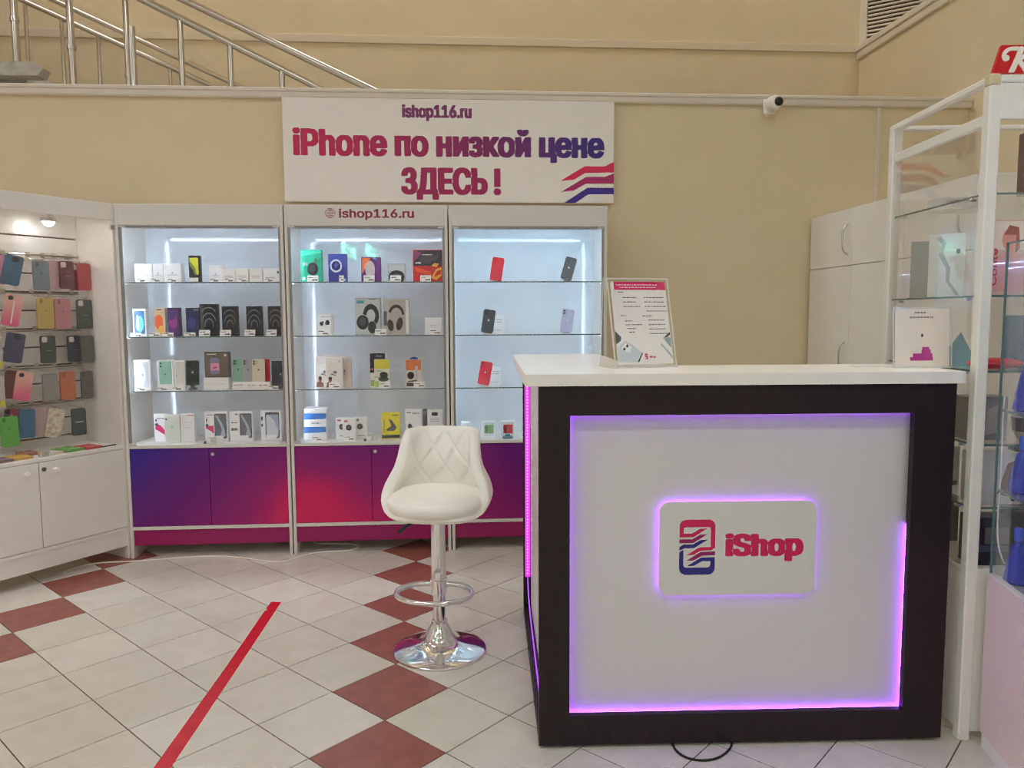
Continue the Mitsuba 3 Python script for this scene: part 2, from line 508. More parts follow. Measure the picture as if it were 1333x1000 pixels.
# ================================================================== display cabinets with glass doors
CX0, CW, CY0, CH = -1.862, 0.9085, 4.404, 1.984
LEDGE = 0.648
SHELF = (1.560, 1.257, 0.952)
SIDE = 0.017


def graphic(p):
    """The printed film of the cabinet doors: indigo in the two outer upper corners, violet, crimson in the middle."""
    d = dr.clip(dr.minimum(p.x - CX0, (CX0 + 3 * CW) - p.x) / 0.95, 0, 1.5)
    v = dr.clip((0.63 - p.z) / 0.45, 0, 1)
    t = 0.30 * v + 0.52 * dr.minimum(d, 1.0) - 0.10 * smoothstep(1.0, 1.4, d) * (1 - v)
    t = t + 0.24 * dr.exp(-dr.square((p.x + 0.86) / 0.27)) * smoothstep(0.1, 0.65, v)
    a, b, c_, e = lin((34, 8, 136)), lin((98, 2, 112)), lin((142, 0, 104)), lin((208, 6, 86))
    m1 = mix(a, b, smoothstep(0.0, 0.34, t))
    m2 = mix(c_, e, smoothstep(0.60, 1.0, t))
    return mix(m1, m2, smoothstep(0.30, 0.66, t))


DOORFILM = mat('door_film', principled(proc(lambda p, n, uv: graphic(p)), 0.3, spec=0.5))
PLINTHFILM = mat('plinth_film', principled(lin((148, 8, 88)), 0.35))
cab_words = ['left white glass-front cabinet with an indigo to crimson base, next to the phone case stand',
             'middle white glass-front cabinet with the web address on its header',
             'right white glass-front cabinet lit bluish, partly behind the counter']
CABS = []
for q in range(3):
    x0 = CX0 + q * CW + 0.001
    x1 = x0 + CW - 0.007
    use(frame((0, CY0, 0)))
    k = thing('display_cabinet', cab_words[q], 'display cabinet', None)
    CABS.append(k)
    D = 0.375
    part(k, 'side_panel', bx(x0, x0 + SIDE, 0, D, 0, CH, 0.0015), LAMINATE)
    part(k, 'side_panel', bx(x1 - SIDE, x1, 0, D, 0, CH, 0.0015), LAMINATE)
    part(k, 'back_panel', bx(x0 + SIDE, x1 - SIDE, D - 0.012, D, 0.07, CH - 0.02), GLOSSBACK)
    part(k, 'top_panel', bx(x0 + SIDE, x1 - SIDE, 0.018, D - 0.012, CH - 0.02, CH), LAMINATE)
    hd = part(k, 'header', bx(x0 + SIDE, x1 - SIDE, 0, 0.018, 1.868, CH, 0.0015), LAMINATE)
    part(k, 'deck', bx(x0 + SIDE, x1 - SIDE, 0.0, D - 0.012, LEDGE - 0.018, LEDGE, 0.0015), LAMINATE)
    part(k, 'lower_deck', bx(x0 + SIDE, x1 - SIDE, 0.0, D - 0.012, 0.163, 0.183, 0.0015), LAMINATE)
    part(k, 'plinth', bx(x0 + SIDE, x1 - SIDE, 0.012, 0.028, 0.072, 0.163), PLINTHFILM, label='dark magenta plinth board')
    xm = (x0 + x1) / 2
    for a, b in ((x0 + SIDE + 0.001, xm - 0.001), (xm + 0.001, x1 - SIDE - 0.001)):
        part(k, 'door', bx(a, b, 0.002, 0.018, 0.185, LEDGE - 0.020, 0.001), DOORFILM, label='base door with a printed gradient')
    part(k, 'lock', T(lathe([(0, -0.002), (0.010, -0.002), (0.010, 0.004), (0.008, 0.006), (0, 0.006)], 20), (xm + 0.022, 0.002, 0.593), rx=90), ALU, smooth=40)
    # glass front with its metal frame
    g0, g1, gz0, gz1 = x0 + SIDE, x1 - SIDE, LEDGE, 1.868
    fw = 0.012
    part(k, 'glass_frame', cat(bx(g0, g0 + fw, 0.004, 0.02, gz0, gz1, 0.0015), bx(g1 - fw, g1, 0.004, 0.02, gz0, gz1, 0.0015), bx(g0 + fw, g1 - fw, 0.004, 0.02, gz1 - 0.010, gz1, 0.0015)), DARKALU)
    part(k, 'glass_door', plate(sbox(g0 + fw * 0.5, gz0 + 0.002, g1 - fw * 0.5, gz1 - 0.005), 0.0, 0.012) if False else trimesh.Trimesh([[g0 + .004, 0.012, gz0 + .002], [g1 - .004, 0.012, gz0 + .002], [g1 - .004, 0.012, gz1 - .005], [g0 + .004, 0.012, gz1 - .005]], [[0, 1, 2], [0, 2, 3]], process=False), GLASS, label='clear glass door')
    for hx in (g0 + 0.02, g1 - 0.02):
        part(k, 'glass_hinge', cat(bx(hx - 0.018, hx + 0.018, -0.004, 0.016, gz0 + 0.001, gz0 + 0.012, 0.001), bx(hx - 0.018, hx + 0.018, -0.004, 0.016, gz1 - 0.012, gz1 - 0.002, 0.001)), ALU)
    for zz in SHELF:
        s = part(k, 'glass_shelf', trimesh.Trimesh([[g0, 0.030, zz], [g1, 0.030, zz], [g1, D - 0.014, zz], [g0, D - 0.014, zz]], [[0, 1, 2], [0, 2, 3]], process=False), GLASS, label='clear glass shelf')
        part(s, 'edge', bx(g0, g1, 0.026, 0.0305, zz - 0.0055, zz + 0.0003), GLASSEDGE)
        part(k, 'shelf_pin', cat(*[cyl(0.003, 0.014, (hx, yy, zz - 0.0095), 'x', 10) for hx in (g0 + 0.006, g1 - 0.006) for yy in (0.06, D - 0.06)]), CHROME)
    # LED strips in the front corners, out of sight behind the frame
    def strip(xa, za, xb, zb, nx, nz, w=0.010):
        a, b = np.array([xa, 0.026, za]), np.array([xb, 0.026, zb])
        n = np.array([nx, 1.0, nz]); n /= np.linalg.norm(n)
        t = (b - a) / np.linalg.norm(b - a)
        s_ = np.cross(n, t) * w / 2
        v = np.array([a - s_, a + s_, b + s_, b - s_])
        m = trimesh.Trimesh(v, [[0, 1, 2], [0, 2, 3]], process=False)
        if m.face_normals[0] @ n < 0:
            m.invert()
        return m
    bright = CABINET_LED_BRIGHT if q == 2 else CABINET_LED
    part(k, 'light_strip', strip(g0 + 0.03, gz1 - 0.012, g1 - 0.03, gz1 - 0.012, 0, -1.0), LEDBODY, emission=bright, label='white LED strip')
    part(k, 'light_strip', strip(g0 + 0.006, gz0 + 0.03, g0 + 0.006, gz1 - 0.03, 1.0, 0), LEDBODY, emission=bright, label='white LED strip')
    if q == 2:
        part(k, 'light_strip', strip(g1 - 0.006, gz0 + 0.03, g1 - 0.006, gz1 - 0.03, -1.0, 0), LEDBODY, emission=bright, label='white LED strip')
    if q == 1:
        REDPRINT = col(142, 40, 62, 0.5)
        gl = Point(-0.699, 1.937)
        ring = lambda r, w=0.0022: Point(-0.699, 1.937).buffer(r).difference(Point(-0.699, 1.937).buffer(r - w))
        disc = gl.buffer(0.027)
        lines = [ring(0.027), sbox(-0.7001, 1.911, -0.6979, 1.963), sbox(-0.725, 1.9359, -0.673, 1.9381)]
        for dz in (-0.014, 0.014):
            lines.append(sbox(-0.725, 1.937 + dz - 0.001, -0.673, 1.937 + dz + 0.001).intersection(disc))
        e1 = ell(-0.699, 1.937, 0.013, 0.027)
        lines.append(e1.difference(ell(-0.699, 1.937, 0.0108, 0.0255)))
        part(hd, 'lettering', plate(unary_union(lines + [text_poly('ishop116.ru', -0.652, -0.237, 1.914, 0.045, 0.0012)]), 0.0008, 0.0), REDPRINT, label='dark red globe and web address ishop116.ru')

# ================================================================== goods in the cabinets
use(frame((0, CY0, 0)))


def goods(name, label, category, cx, z, w, d, h, rgb, prints=(), y=0.10, yaw=0.0, rough=0.4, group=None, lean=0.0, cname='carton'):
    """A carton with flat print on its face; prints: (colour, polygon) in fractions of the face."""
    global F
    keep = F
    R = frame((cx, y, z + 0.0006), yaw)
    if lean:
        L = np.eye(4)
        L[:3, :3] = trimesh.transformations.rotation_matrix(math.radians(-lean), (1, 0, 0))[:3, :3]
        R = R @ L
    F = F @ R
    k = thing(name, label, category, group)
    part(k, cname, bx(-w / 2, w / 2, 0, d, 0, h, min(0.0015, d * 0.2)), col(*rgb, rough))
    layer = 0
    todo = []
    for c_, poly in prints:
        poly = affinity.affine_transform(poly, [w * 0.98, 0, 0, h * 0.98, -w * 0.49, h * 0.01])
        todo.append((c_, poly))
    for q, (c_, poly) in enumerate(todo):
        part(k, 'print', plate(poly, 0.0004 + 0.00035 * q, 0.0), col(*c_, 0.35))
    F = keep
    return k


def R_(a, b, c, d, r=0.0):
    return rrect(a, b, c, d, r) if r else sbox(a, b, c, d)


def words(x0, x1, z, n=3, h=0.018):
    """Print too small to read: a broken dark line."""
    r = random.Random(int(x0 * 1000) + int(z * 977) + n)
    out, x = [], x0
    while x < x1 - 0.01:
        w = min(r.uniform(0.05, 0.14), x1 - x)
        out.append(sbox(x, z, x + w, z + h))
        x += w + 0.03
    return unary_union(out)


def tag(near_what, cx, z, w=0.062, h=0.036, y=0.055):
    global F
    keep = F
    k = thing('price_tag', 'white price tag before ' + near_what, 'price tag', 'white price tags on the cabinet shelves')
    L = np.eye(4)
    L[:3, :3] = trimesh.transformations.rotation_matrix(math.radians(-14), (1, 0, 0))[:3, :3]
    F = F @ frame((cx, y, z + 0.0006)) @ L
    part(k, 'card', bx(-w / 2, w / 2, 0, 0.0012, 0.0, h), col(234, 230, 224, 0.5))
    part(k, 'print', plate(unary_union([words(-w * 0.42, w * 0.05, h * 0.62, 5, 0.004), words(-w * 0.05, w * 0.42, h * 0.2, 6, 0.007)]), 0.0003, 0.0), col(92, 84, 84, 0.5))
    F = keep


def apple_mark(cx, cz, s):
    """A bitten-fruit mark."""
    body = unary_union([ell(cx - 0.32 * s, cz, 0.5 * s, 0.62 * s), ell(cx + 0.32 * s, cz, 0.5 * s, 0.62 * s)])
    body = body.difference(Point(cx + 0.95 * s, cz + 0.08 * s).buffer(0.36 * s))
    leaf = affinity.rotate(ell(cx + 0.12 * s, cz + 0.95 * s, 0.12 * s, 0.3 * s), -35)
    return unary_union([body, leaf])


def arcs(*rs):
    return unary_union([Point(0.5, 0.30).buffer(r, quad_segs=10).difference(Point(0.5, 0.30).buffer(r - 0.035, quad_segs=10)) for r in rs]).intersection(sbox(0.12, 0.28, 0.88, 0.95))


def phone(label, cx, z, w, h, rgb, y=0.10, lean=10, roll=0.0, yaw=0.0, lenses=2, mark=(190, 190, 192), group=None, rough=0.25, back=True):
    """A phone standing upright, its back to the viewer."""
    global F
    keep = F
    M = frame((cx, y, z), yaw)
    L = np.eye(4)
    L[:3, :3] = trimesh.transformations.rotation_matrix(math.radians(-lean), (1, 0, 0))[:3, :3] @ trimesh.transformations.rotation_matrix(math.radians(roll), (0, 1, 0))[:3, :3]
    F = F @ M @ L
    k = thing('phone', label, 'phone', group)
    t = 0.008
    outline = rrect(-w / 2, 0, w / 2, h, 0.011)
    part(k, 'body', plate(outline, t, t), col(*rgb, rough))
    cam_ = part(k, 'camera_block', plate(rrect(-w / 2 + 0.004, h - 0.036, -w / 2 + 0.030, h - 0.005, 0.007), 0.0015, 0.0), col(*[max(0, c - 14) for c in rgb], 0.2))
    pts_ = [(-w / 2 + 0.012, h - 0.013), (-w / 2 + 0.012, h - 0.027), (-w / 2 + 0.023, h - 0.020)][:lenses]
    part(cam_, 'lens', plate(unary_union([Point(*p).buffer(0.0052) for p in pts_]), 0.001, -0.0015), BLACK)
    if mark:
        part(k, 'emblem', plate(apple_mark(0, h * 0.53, 0.0075), 0.0003, 0.0), col(*mark, 0.2), label='small bitten fruit emblem')
    F = keep
    return k


def wedge_stand(name, label, cx, z, w, h, d=0.05, y=0.10):
    k = thing(name, label, 'card')
    v = [(-w / 2, 0), (w / 2, 0), (w / 2, h), (-w / 2, h)]
    m1 = T(bx(-w / 2, w / 2, 0, 0.0015, 0, h), (cx, y, z + 0.0008), rx=-12)
    m2 = T(bx(-w / 2, w / 2, 0, 0.0015, 0, h * 0.97), (cx, y + d, z + 0.0008), rx=12)
    part(k, 'front_leaf', m1, col(228, 231, 234, 0.35))
    part(k, 'rear_leaf', m2, col(214, 218, 222, 0.35))
    part(k, 'print', T(plate(unary_union([words(-w * 0.35, w * 0.3, h * 0.75, 3, 0.003), words(-w * 0.35, w * 0.3, h * 0.62, 4, 0.003), words(-w * 0.35, w * 0.2, h * 0.2, 5, 0.003)]), 0.0003, 0.0), (cx, y, z), rx=-12), col(150, 156, 160, 0.4))


WH = (236, 234, 232)
S1, S2, S3, S4 = SHELF[0], SHELF[1], SHELF[2], LEDGE
# ---- left cabinet, top shelf
top_white = [(-1.763, 0.098, 0.105, 'second from left edge'), (-1.683, 0.057, 0.104, ''), (-1.605, 0.095, 0.107, ''), (-1.367, 0.075, 0.098, '')]
wl = ['plain white accessory box at the left end of the left cabinet top shelf', 'narrow white accessory box second on the left cabinet top shelf',
      'wide white accessory box just left of the yellow and black phone box', 'white accessory box just right of the yellow and black phone box']
for (cx, w, h, _), l in zip(top_white, wl):
    goods('accessory_box', l, 'box', cx, S1, w, 0.06, h, WH, [((168, 168, 172), ell(0.5, 0.5, 0.05, 0.05)), ((206, 206, 208), R_(0.2, 0.35, 0.8, 0.42))], y=0.11)
for cx, l in ((-1.294, 'flat cream white box, first of a row of three on the left cabinet top shelf'), (-1.220, 'flat cream white box, middle of a row of three on the left cabinet top shelf'), (-1.143, 'flat cream white box, last of a row of three on the left cabinet top shelf')):
    goods('accessory_box', l, 'box', cx, S1, 0.073, 0.07, 0.079, (228, 222, 214), [((210, 204, 198), R_(0.15, 0.3, 0.85, 0.5))], y=0.11)
goods('accessory_box', 'white box with a dark round mark ending the left cabinet top shelf', 'box', -1.053, S1, 0.098, 0.06, 0.080, WH, [((96, 98, 104), ell(0.85, 0.72, 0.06, 0.1)), ((160, 160, 164), words(0.1, 0.7, 0.3, 3, 0.06))], y=0.11)
goods('phone_box', 'black phone box with a yellow curved picture on the left cabinet top shelf', 'box', -1.482, S1, 0.063, 0.03, 0.151, (30, 32, 30),
      [((206, 204, 62), R_(0.08, 0.28, 0.86, 0.93, 0.06)), ((120, 132, 52), Polygon([(0.08, 0.28), (0.7, 0.28), (0.55, 0.55), (0.08, 0.8)])), ((40, 44, 40), Polygon([(0.08, 0.28), (0.52, 0.28), (0.35, 0.48), (0.08, 0.62)])), ((225, 222, 214), R_(0.02, 0.02, 0.8, 0.17))], y=0.11)
for t, cx in (('the leftmost white box on the left cabinet top shelf', -1.76), ('the narrow white box on the left cabinet top shelf', -1.68), ('the wide white box left of the yellow and black box', -1.59),
              ('the white box right of the yellow and black box', -1.36), ('the first flat cream box', -1.28), ('the middle flat cream box', -1.205), ('the white box at the right end of the top shelf', -1.06)):
    tag(t, cx, S1, 0.05, 0.022)
# ---- left cabinet, second shelf
def phone_box(label, cx, sh, w, h, rgb, blobs, y=0.10, d=0.03, **kw):
    return goods('phone_box', label, 'box', cx, sh, w, d, h, rgb, blobs, y=y, **kw)


phone_box('white phone box with an aqua blue screen at the left of the second shelf', -1.794, S2, 0.073, 0.157, (236, 238, 240), [((40, 92, 128), R_(0.1, 0.08, 0.9, 0.92, 0.08)), ((96, 196, 200), ell(0.55, 0.45, 0.28, 0.3)), ((190, 232, 232), ell(0.36, 0.5, 0.12, 0.3))])
phone_box('cream phone box with an orange screen picture on the second shelf', -1.684, S2, 0.064, 0.161, (214, 200, 182), [((222, 190, 150), R_(0.06, 0.05, 0.94, 0.96, 0.06)), ((226, 98, 52), ell(0.45, 0.5, 0.38, 0.26)), ((238, 178, 84), ell(0.65, 0.22, 0.25, 0.16)), ((56, 40, 40), R_(0.3, 0.93, 0.7, 0.96))])
phone_box('dark phone box with a purple screen picture on the second shelf', -1.605, S2, 0.070, 0.161, (48, 34, 62), [((84, 42, 104), R_(0.04, 0.04, 0.88, 0.97, 0.06)), ((146, 52, 128), ell(0.45, 0.5, 0.34, 0.24)), ((70, 36, 110), ell(0.36, 0.72, 0.25, 0.16))])
phone_box('dark phone box with a navy blue screen picture on the second shelf', -1.501, S2, 0.074, 0.160, (38, 44, 60), [((28, 40, 84), R_(0.05, 0.04, 0.9, 0.96, 0.06)), ((48, 60, 118), ell(0.42, 0.46, 0.32, 0.22)), ((112, 112, 122), R_(0.6, 0.9, 0.98, 0.97))])
BK = (26, 28, 32)
phone_box('largest black phone box with grey arcs on the second shelf, right of the navy one', -1.410, S2, 0.102, 0.181, BK, [((70, 74, 78), R_(0.01, 0.02, 0.2, 0.98)), ((20, 22, 26), R_(0.22, 0.02, 0.98, 0.98)), ((128, 132, 134), arcs(0.26, 0.44, 0.62))])
for cx, l in ((-1.294, 'black phone box with grey arcs, second of the four on the second shelf'), (-1.158, 'black phone box with grey arcs, third of the four on the second shelf'), (-1.038, 'black phone box with grey arcs at the right end of the second shelf')):
    phone_box(l, cx, S2, 0.088, 0.168, BK, [((19, 21, 25), R_(0.03, 0.03, 0.9, 0.97, 0.05)), ((120, 124, 126), arcs(0.24, 0.42, 0.6))])
for t, cx, w in (('the aqua phone box', -1.80, 0.06), ('the orange phone box', -1.70, 0.06), ('the purple phone box', -1.625, 0.06), ('the navy phone box', -1.505, 0.06), ('the largest black phone box', -1.425, 0.062), ('the second black phone box', -1.31, 0.062), ('the third black phone box', -1.175, 0.06), ('the black phone box at the right end', -1.055, 0.058)):
    tag(t, cx, S2, w, 0.036 if cx > -1.45 else 0.022)
# ---- left cabinet, third shelf
goods('phone_box', 'plain white phone box turned slightly at the left end of the third shelf', 'box', -1.792, S3, 0.088, 0.035, 0.172, (238, 240, 244), [((206, 210, 220), R_(0.1, 0.06, 0.9, 0.95, 0.08)), ((232, 236, 244), ell(0.42, 0.5, 0.28, 0.36)), ((160, 162, 170), ell(0.52, 0.5, 0.05, 0.04))], yaw=8)
goods('phone_box', 'white phone box with a mint green phone picture on the third shelf', 'box', -1.665, S3, 0.093, 0.03, 0.170, (232, 232, 228), [((138, 184, 158), R_(0.13, 0.18, 0.9, 0.97, 0.08)), ((40, 52, 46), unary_union([ell(0.24, 0.89, 0.055, 0.035), ell(0.24, 0.80, 0.055, 0.035)])), ((84, 124, 104), ell(0.5, 0.52, 0.05, 0.035))])
goods('phone_box', 'white phone box with a cream phone picture on the third shelf', 'box', -1.585, S3, 0.062, 0.03, 0.167, (226, 224, 218), [((214, 210, 198), R_(0.1, 0.2, 0.98, 0.97, 0.08)), ((150, 146, 138), ell(0.2, 0.5, 0.05, 0.04))])
phone('dark green phone standing upright on a small stand on the third shelf', -1.516, S3 + 0.024, 0.070, 0.143, (38, 46, 42), y=0.10, lean=6, lenses=0)
k = thing('phone_stand', 'small dark plastic stand under the dark green phone', 'stand')
part(k, 'foot', cat(bx(-1.535, -1.497, 0.080, 0.125, S3 + 0.0005, S3 + 0.010, 0.002), bx(-1.526, -1.506, 0.095, 0.106, S3 + 0.010, S3 + 0.024, 0.001)), col(70, 72, 70, 0.3))
goods('display_box', 'flat white box lying under the brown phone case package', 'box', -1.385, S3, 0.141, 0.07, 0.067, (234, 232, 228), [((206, 204, 200), R_(0.05, 0.42, 0.95, 0.46))])
goods('case_package', 'brown phone case package with a pink and blue picture on the third shelf', 'package', -1.377, S3 + 0.0672, 0.139, 0.03, 0.146, (92, 82, 74), [((112, 100, 88), R_(0.04, 0.04, 0.96, 0.96)), ((134, 132, 160), R_(0.22, 0.12, 0.6, 0.78, 0.08)), ((222, 152, 176), R_(0.23, 0.27, 0.59, 0.56)), ((168, 60, 92), R_(0.34, 0.36, 0.5, 0.42)), ((216, 210, 204), unary_union([R_(0.1, 0.9, 0.48, 0.94), ell(0.85, 0.88, 0.06, 0.05)]))], y=0.105)
goods('display_box', 'long low white box under the row of upright phones on the third shelf', 'box', -1.18, S3, 0.215, 0.055, 0.040, (236, 234, 230), [((150, 120, 112), unary_union([words(0.03, 0.3, 0.55, 3, 0.12), words(0.4, 0.62, 0.5, 4, 0.12), words(0.7, 0.95, 0.5, 5, 0.12)]))], y=0.075)
zq = S3 + 0.0405
phone('mint green phone, leftmost of the upright row on the third shelf', -1.263, zq, 0.064, 0.132, (142, 184, 160), y=0.118, lean=2, mark=(70, 100, 86))
phone('grey lavender phone in the upright row on the third shelf', -1.205, zq, 0.064, 0.132, (168, 164, 170), y=0.106, lean=2, mark=(96, 92, 100))
phone('cream phone in the upright row on the third shelf', -1.143, zq, 0.072, 0.131, (220, 208, 186), y=0.094, lean=2, mark=(120, 108, 96))
phone('red phone edge showing behind the cream phone on the third shelf', -1.112, zq, 0.056, 0.130, (186, 24, 44), y=0.110, lean=2, mark=None, lenses=0)
goods('phone_box', 'dark navy phone box with a fruit emblem at the right end of the third shelf', 'box', -1.030, S3, 0.080, 0.03, 0.158, (44, 50, 62), [((54, 60, 74), R_(0.08, 0.04, 0.96, 0.96, 0.06)), ((206, 210, 214), apple_mark(0.62, 0.52, 0.06))])
for t, cx in (('the plain white phone box on the third shelf', -1.79), ('the mint green phone box', -1.67), ('the cream phone box on the third shelf', -1.59), ('the navy phone box on the third shelf', -1.055)):
    tag(t, cx, S3, 0.058, 0.020)
# ---- left cabinet, deck
MG = (206, 28, 104)
goods('gadget_box', 'white gadget box with a magenta slanted shape at the left of the left cabinet deck', 'box', -1.712, S4, 0.074, 0.035, 0.163, (236, 234, 236), [(MG, Polygon([(0.05, 0.55), (0.42, 0.62), (0.98, 0.3), (0.95, 0.2), (0.08, 0.45)])), ((62, 56, 66), unary_union([ell(0.18, 0.62, 0.13, 0.055), ell(0.14, 0.78, 0.06, 0.05)])), ((110, 106, 116), words(0.2, 0.9, 0.83, 3, 0.03))], y=0.125)
goods('gadget_box', 'pale green white box with a small dark dot on the left cabinet deck', 'box', -1.635, S4, 0.084, 0.04, 0.160, (216, 222, 212), [((62, 66, 64), ell(0.12, 0.86, 0.07, 0.035)), ((190, 204, 190), ell(0.5, 0.6, 0.1, 0.06))], y=0.085)
goods('gadget_box', 'white box with a small crimson corner mark on the left cabinet deck', 'box', -1.553, S4, 0.078, 0.04, 0.164, (234, 234, 234), [((176, 30, 66), Polygon([(0.45, 0.97), (0.95, 0.97), (0.9, 0.93), (0.55, 0.95)])), ((206, 208, 212), unary_union([words(0.15, 0.85, 0.7, 3, 0.03), words(0.15, 0.8, 0.6, 4, 0.03), words(0.15, 0.75, 0.5, 5, 0.03)]))], y=0.095)


def xr(label, cx, left, screen):
    """A white box with a phone picture printed on its right half."""
    base = [((52, 58, 66), R_(0.43, 0.10, 0.97, 0.95, 0.05)), (screen, R_(0.46, 0.13, 0.94, 0.92, 0.04)),
            ((168, 176, 186), Polygon([(0.47, 0.9), (0.56, 0.9), (0.82, 0.55), (0.93, 0.2), (0.8, 0.14), (0.66, 0.14), (0.76, 0.4), (0.66, 0.62)])), ((236, 236, 238), R_(0.44, 0.03, 0.82, 0.19))]
    return goods('phone_box', label, 'box', cx, S4, 0.128, 0.035, 0.172, (236, 236, 238), left + base, y=0.10)


xr('white phone box with a magenta shape and grey screen on the deck', -1.394, [(MG, Polygon([(0.04, 0.52), (0.38, 0.55), (0.40, 0.28), (0.05, 0.46)])), ((64, 58, 66), unary_union([ell(0.1, 0.56, 0.06, 0.05), ell(0.08, 0.74, 0.03, 0.06)])), ((110, 106, 116), words(0.1, 0.4, 0.9, 3, 0.03))], (92, 100, 112))
xr('white phone box with dark lettering and a grey screen on the left deck', -1.252, [((64, 66, 74), unary_union([words(0.05, 0.36, 0.62, 2, 0.03), words(0.05, 0.34, 0.36, 7, 0.09), ell(0.3, 0.92, 0.08, 0.02)]))], (96, 104, 116))
goods('phone_box', 'white phone box with a bright silver screen ending the left cabinet deck', 'box', -1.083, S4, 0.118, 0.035, 0.176, (234, 238, 244), [((58, 60, 70), unary_union([ell(0.06, 0.75, 0.05, 0.07), ell(0.06, 0.52, 0.05, 0.05)])), ((62, 68, 76), R_(0.22, 0.08, 0.9, 0.96, 0.05)), ((156, 172, 196), R_(0.26, 0.11, 0.86, 0.88, 0.04)), ((206, 216, 230), Polygon([(0.27, 0.86), (0.4, 0.86), (0.66, 0.66), (0.83, 0.3), (0.8, 0.14), (0.27, 0.14)])), ((236, 236, 238), R_(0.24, 0.03, 0.76, 0.2))], y=0.10)


def deck_lock(label, cx):
    k = thing('glass_lock', label, 'lock')
    part(k, 'body', bx(cx - 0.028, cx + 0.026, 0.034, 0.060, S4 + 0.0005, S4 + 0.034, 0.003), CHROME)
    part(k, 'barrel', T(lathe([(0, 0), (0.011, 0), (0.011, 0.005), (0.007, 0.009), (0, 0.009)], 20), (cx + 0.008, 0.034, S4 + 0.018), rx=90), ALU, smooth=40)
    part(k, 'catch', bx(cx - 0.042, cx - 0.028, 0.036, 0.056, S4 + 0.0005, S4 + 0.012, 0.002), BLACK)


deck_lock('chrome lock block on the deck edge of the left cabinet', -1.405)
deck_lock('chrome lock block on the deck edge of the middle cabinet', -0.505)

# ---- middle cabinet, top shelf
goods('watch_box', 'teal green watch box with a black round picture at the left of the middle cabinet', 'box', -0.830, S1, 0.118, 0.05, 0.185, (42, 176, 138), [((74, 206, 170), Polygon([(0.02, 0.8), (0.98, 0.9), (0.98, 0.98), (0.02, 0.98)])), ((30, 152, 122), Polygon([(0.5, 0.1), (0.98, 0.2), (0.98, 0.75), (0.6, 0.55)])), ((34, 30, 34), ell(0.58, 0.40, 0.26, 0.2)), ((58, 54, 60), ell(0.55, 0.42, 0.16, 0.13)), ((84, 112, 70), Polygon([(0.62, 0.6), (0.7, 0.74), (0.8, 0.72), (0.74, 0.56)])), ((214, 232, 222), unary_union([ell(0.14, 0.1, 0.08, 0.06), words(0.12, 0.3, 0.5, 2, 0.1)]))])
goods('watch_box', 'blue watch box with a pale ring picture on the middle cabinet top shelf', 'box', -0.682, S1, 0.102, 0.05, 0.160, (52, 54, 136), [((66, 76, 158), R_(0.02, 0.55, 0.98, 0.98)), ((198, 204, 216), ell(0.42, 0.58, 0.34, 0.24)), ((36, 42, 98), ell(0.42, 0.58, 0.25, 0.17)), ((82, 92, 156), Polygon([(0.3, 0.6), (0.45, 0.72), (0.56, 0.62), (0.42, 0.5)])), ((210, 214, 224), R_(0.74, 0.03, 0.95, 0.12))])
goods('watch_box', 'purple and orange box with a pale oval picture on the middle cabinet top shelf', 'box', -0.493, S1, 0.109, 0.05, 0.142, (92, 38, 112), [((226, 116, 70), Polygon([(0.02, 0.3), (0.5, 0.98), (0.02, 0.98)])), ((238, 160, 84), ell(0.3, 0.62, 0.16, 0.16)), ((208, 190, 192), ell(0.46, 0.5, 0.26, 0.36)), ((112, 46, 128), R_(0.78, 0.05, 0.98, 0.9))])
goods('blister_pack', 'clear grey blister pack with a dark round gadget on the middle cabinet top shelf', 'package', -0.347, S1, 0.101, 0.04, 0.106, (176, 178, 176), [((196, 198, 196), R_(0.06, 0.6, 0.94, 0.94)), ((40, 46, 50), ell(0.5, 0.26, 0.46, 0.38).intersection(sbox(0, 0, 1, 1))), ((86, 90, 94), ell(0.5, 0.24, 0.3, 0.22).intersection(sbox(0, 0, 1, 1)))])
goods('game_box', 'large red and black box with flame pattern at the right of the middle cabinet', 'box', -0.168, S1, 0.168, 0.05, 0.184, (196, 40, 40), [((42, 36, 44), R_(0.01, 0.5, 0.99, 0.99)), ((112, 44, 84), Polygon([(0.02, 0.62), (0.3, 0.9), (0.1, 0.97), (0.02, 0.97)])), ((64, 62, 66), Polygon([(0.2, 0.6), (0.5, 0.56), (0.85, 0.72), (0.88, 0.84), (0.5, 0.86), (0.22, 0.74)])), ((226, 88, 56), Polygon([(0.05, 0.46), (0.4, 0.38), (0.6, 0.3), (0.7, 0.1), (0.5, 0.2), (0.1, 0.32)])), ((232, 168, 70), unary_union([Polygon([(0.62, 0.12), (0.78, 0.4), (0.98, 0.46), (0.98, 0.2), (0.8, 0.05)]), Polygon([(0.62, 0.5), (0.75, 0.6), (0.9, 0.56), (0.8, 0.46)])])), ((206, 56, 48), Polygon([(0.7, 0.14), (0.82, 0.34), (0.96, 0.38), (0.96, 0.24)])), ((206, 206, 200), unary_union([R_(0.07, 0.57, 0.27, 0.62), R_(0.3, 0.84, 0.66, 0.87)]))])
for t, cx in (('the teal watch box', -0.815), ('the blue watch box', -0.655), ('the purple and orange box', -0.50), ('the grey blister pack', -0.35), ('the red flame box', -0.18)):
    tag(t, cx, S1, 0.062 if cx != -0.655 else 0.026, 0.038)
# ---- middle cabinet, second shelf


def headband(cx, cz, r, w, a0, a1):
    a = np.linspace(math.radians(a0), math.radians(a1), 24)
    return LineString([(cx + r * math.cos(t), cz + 1.0 * r * math.sin(t)) for t in a]).buffer(w, cap_style='flat')


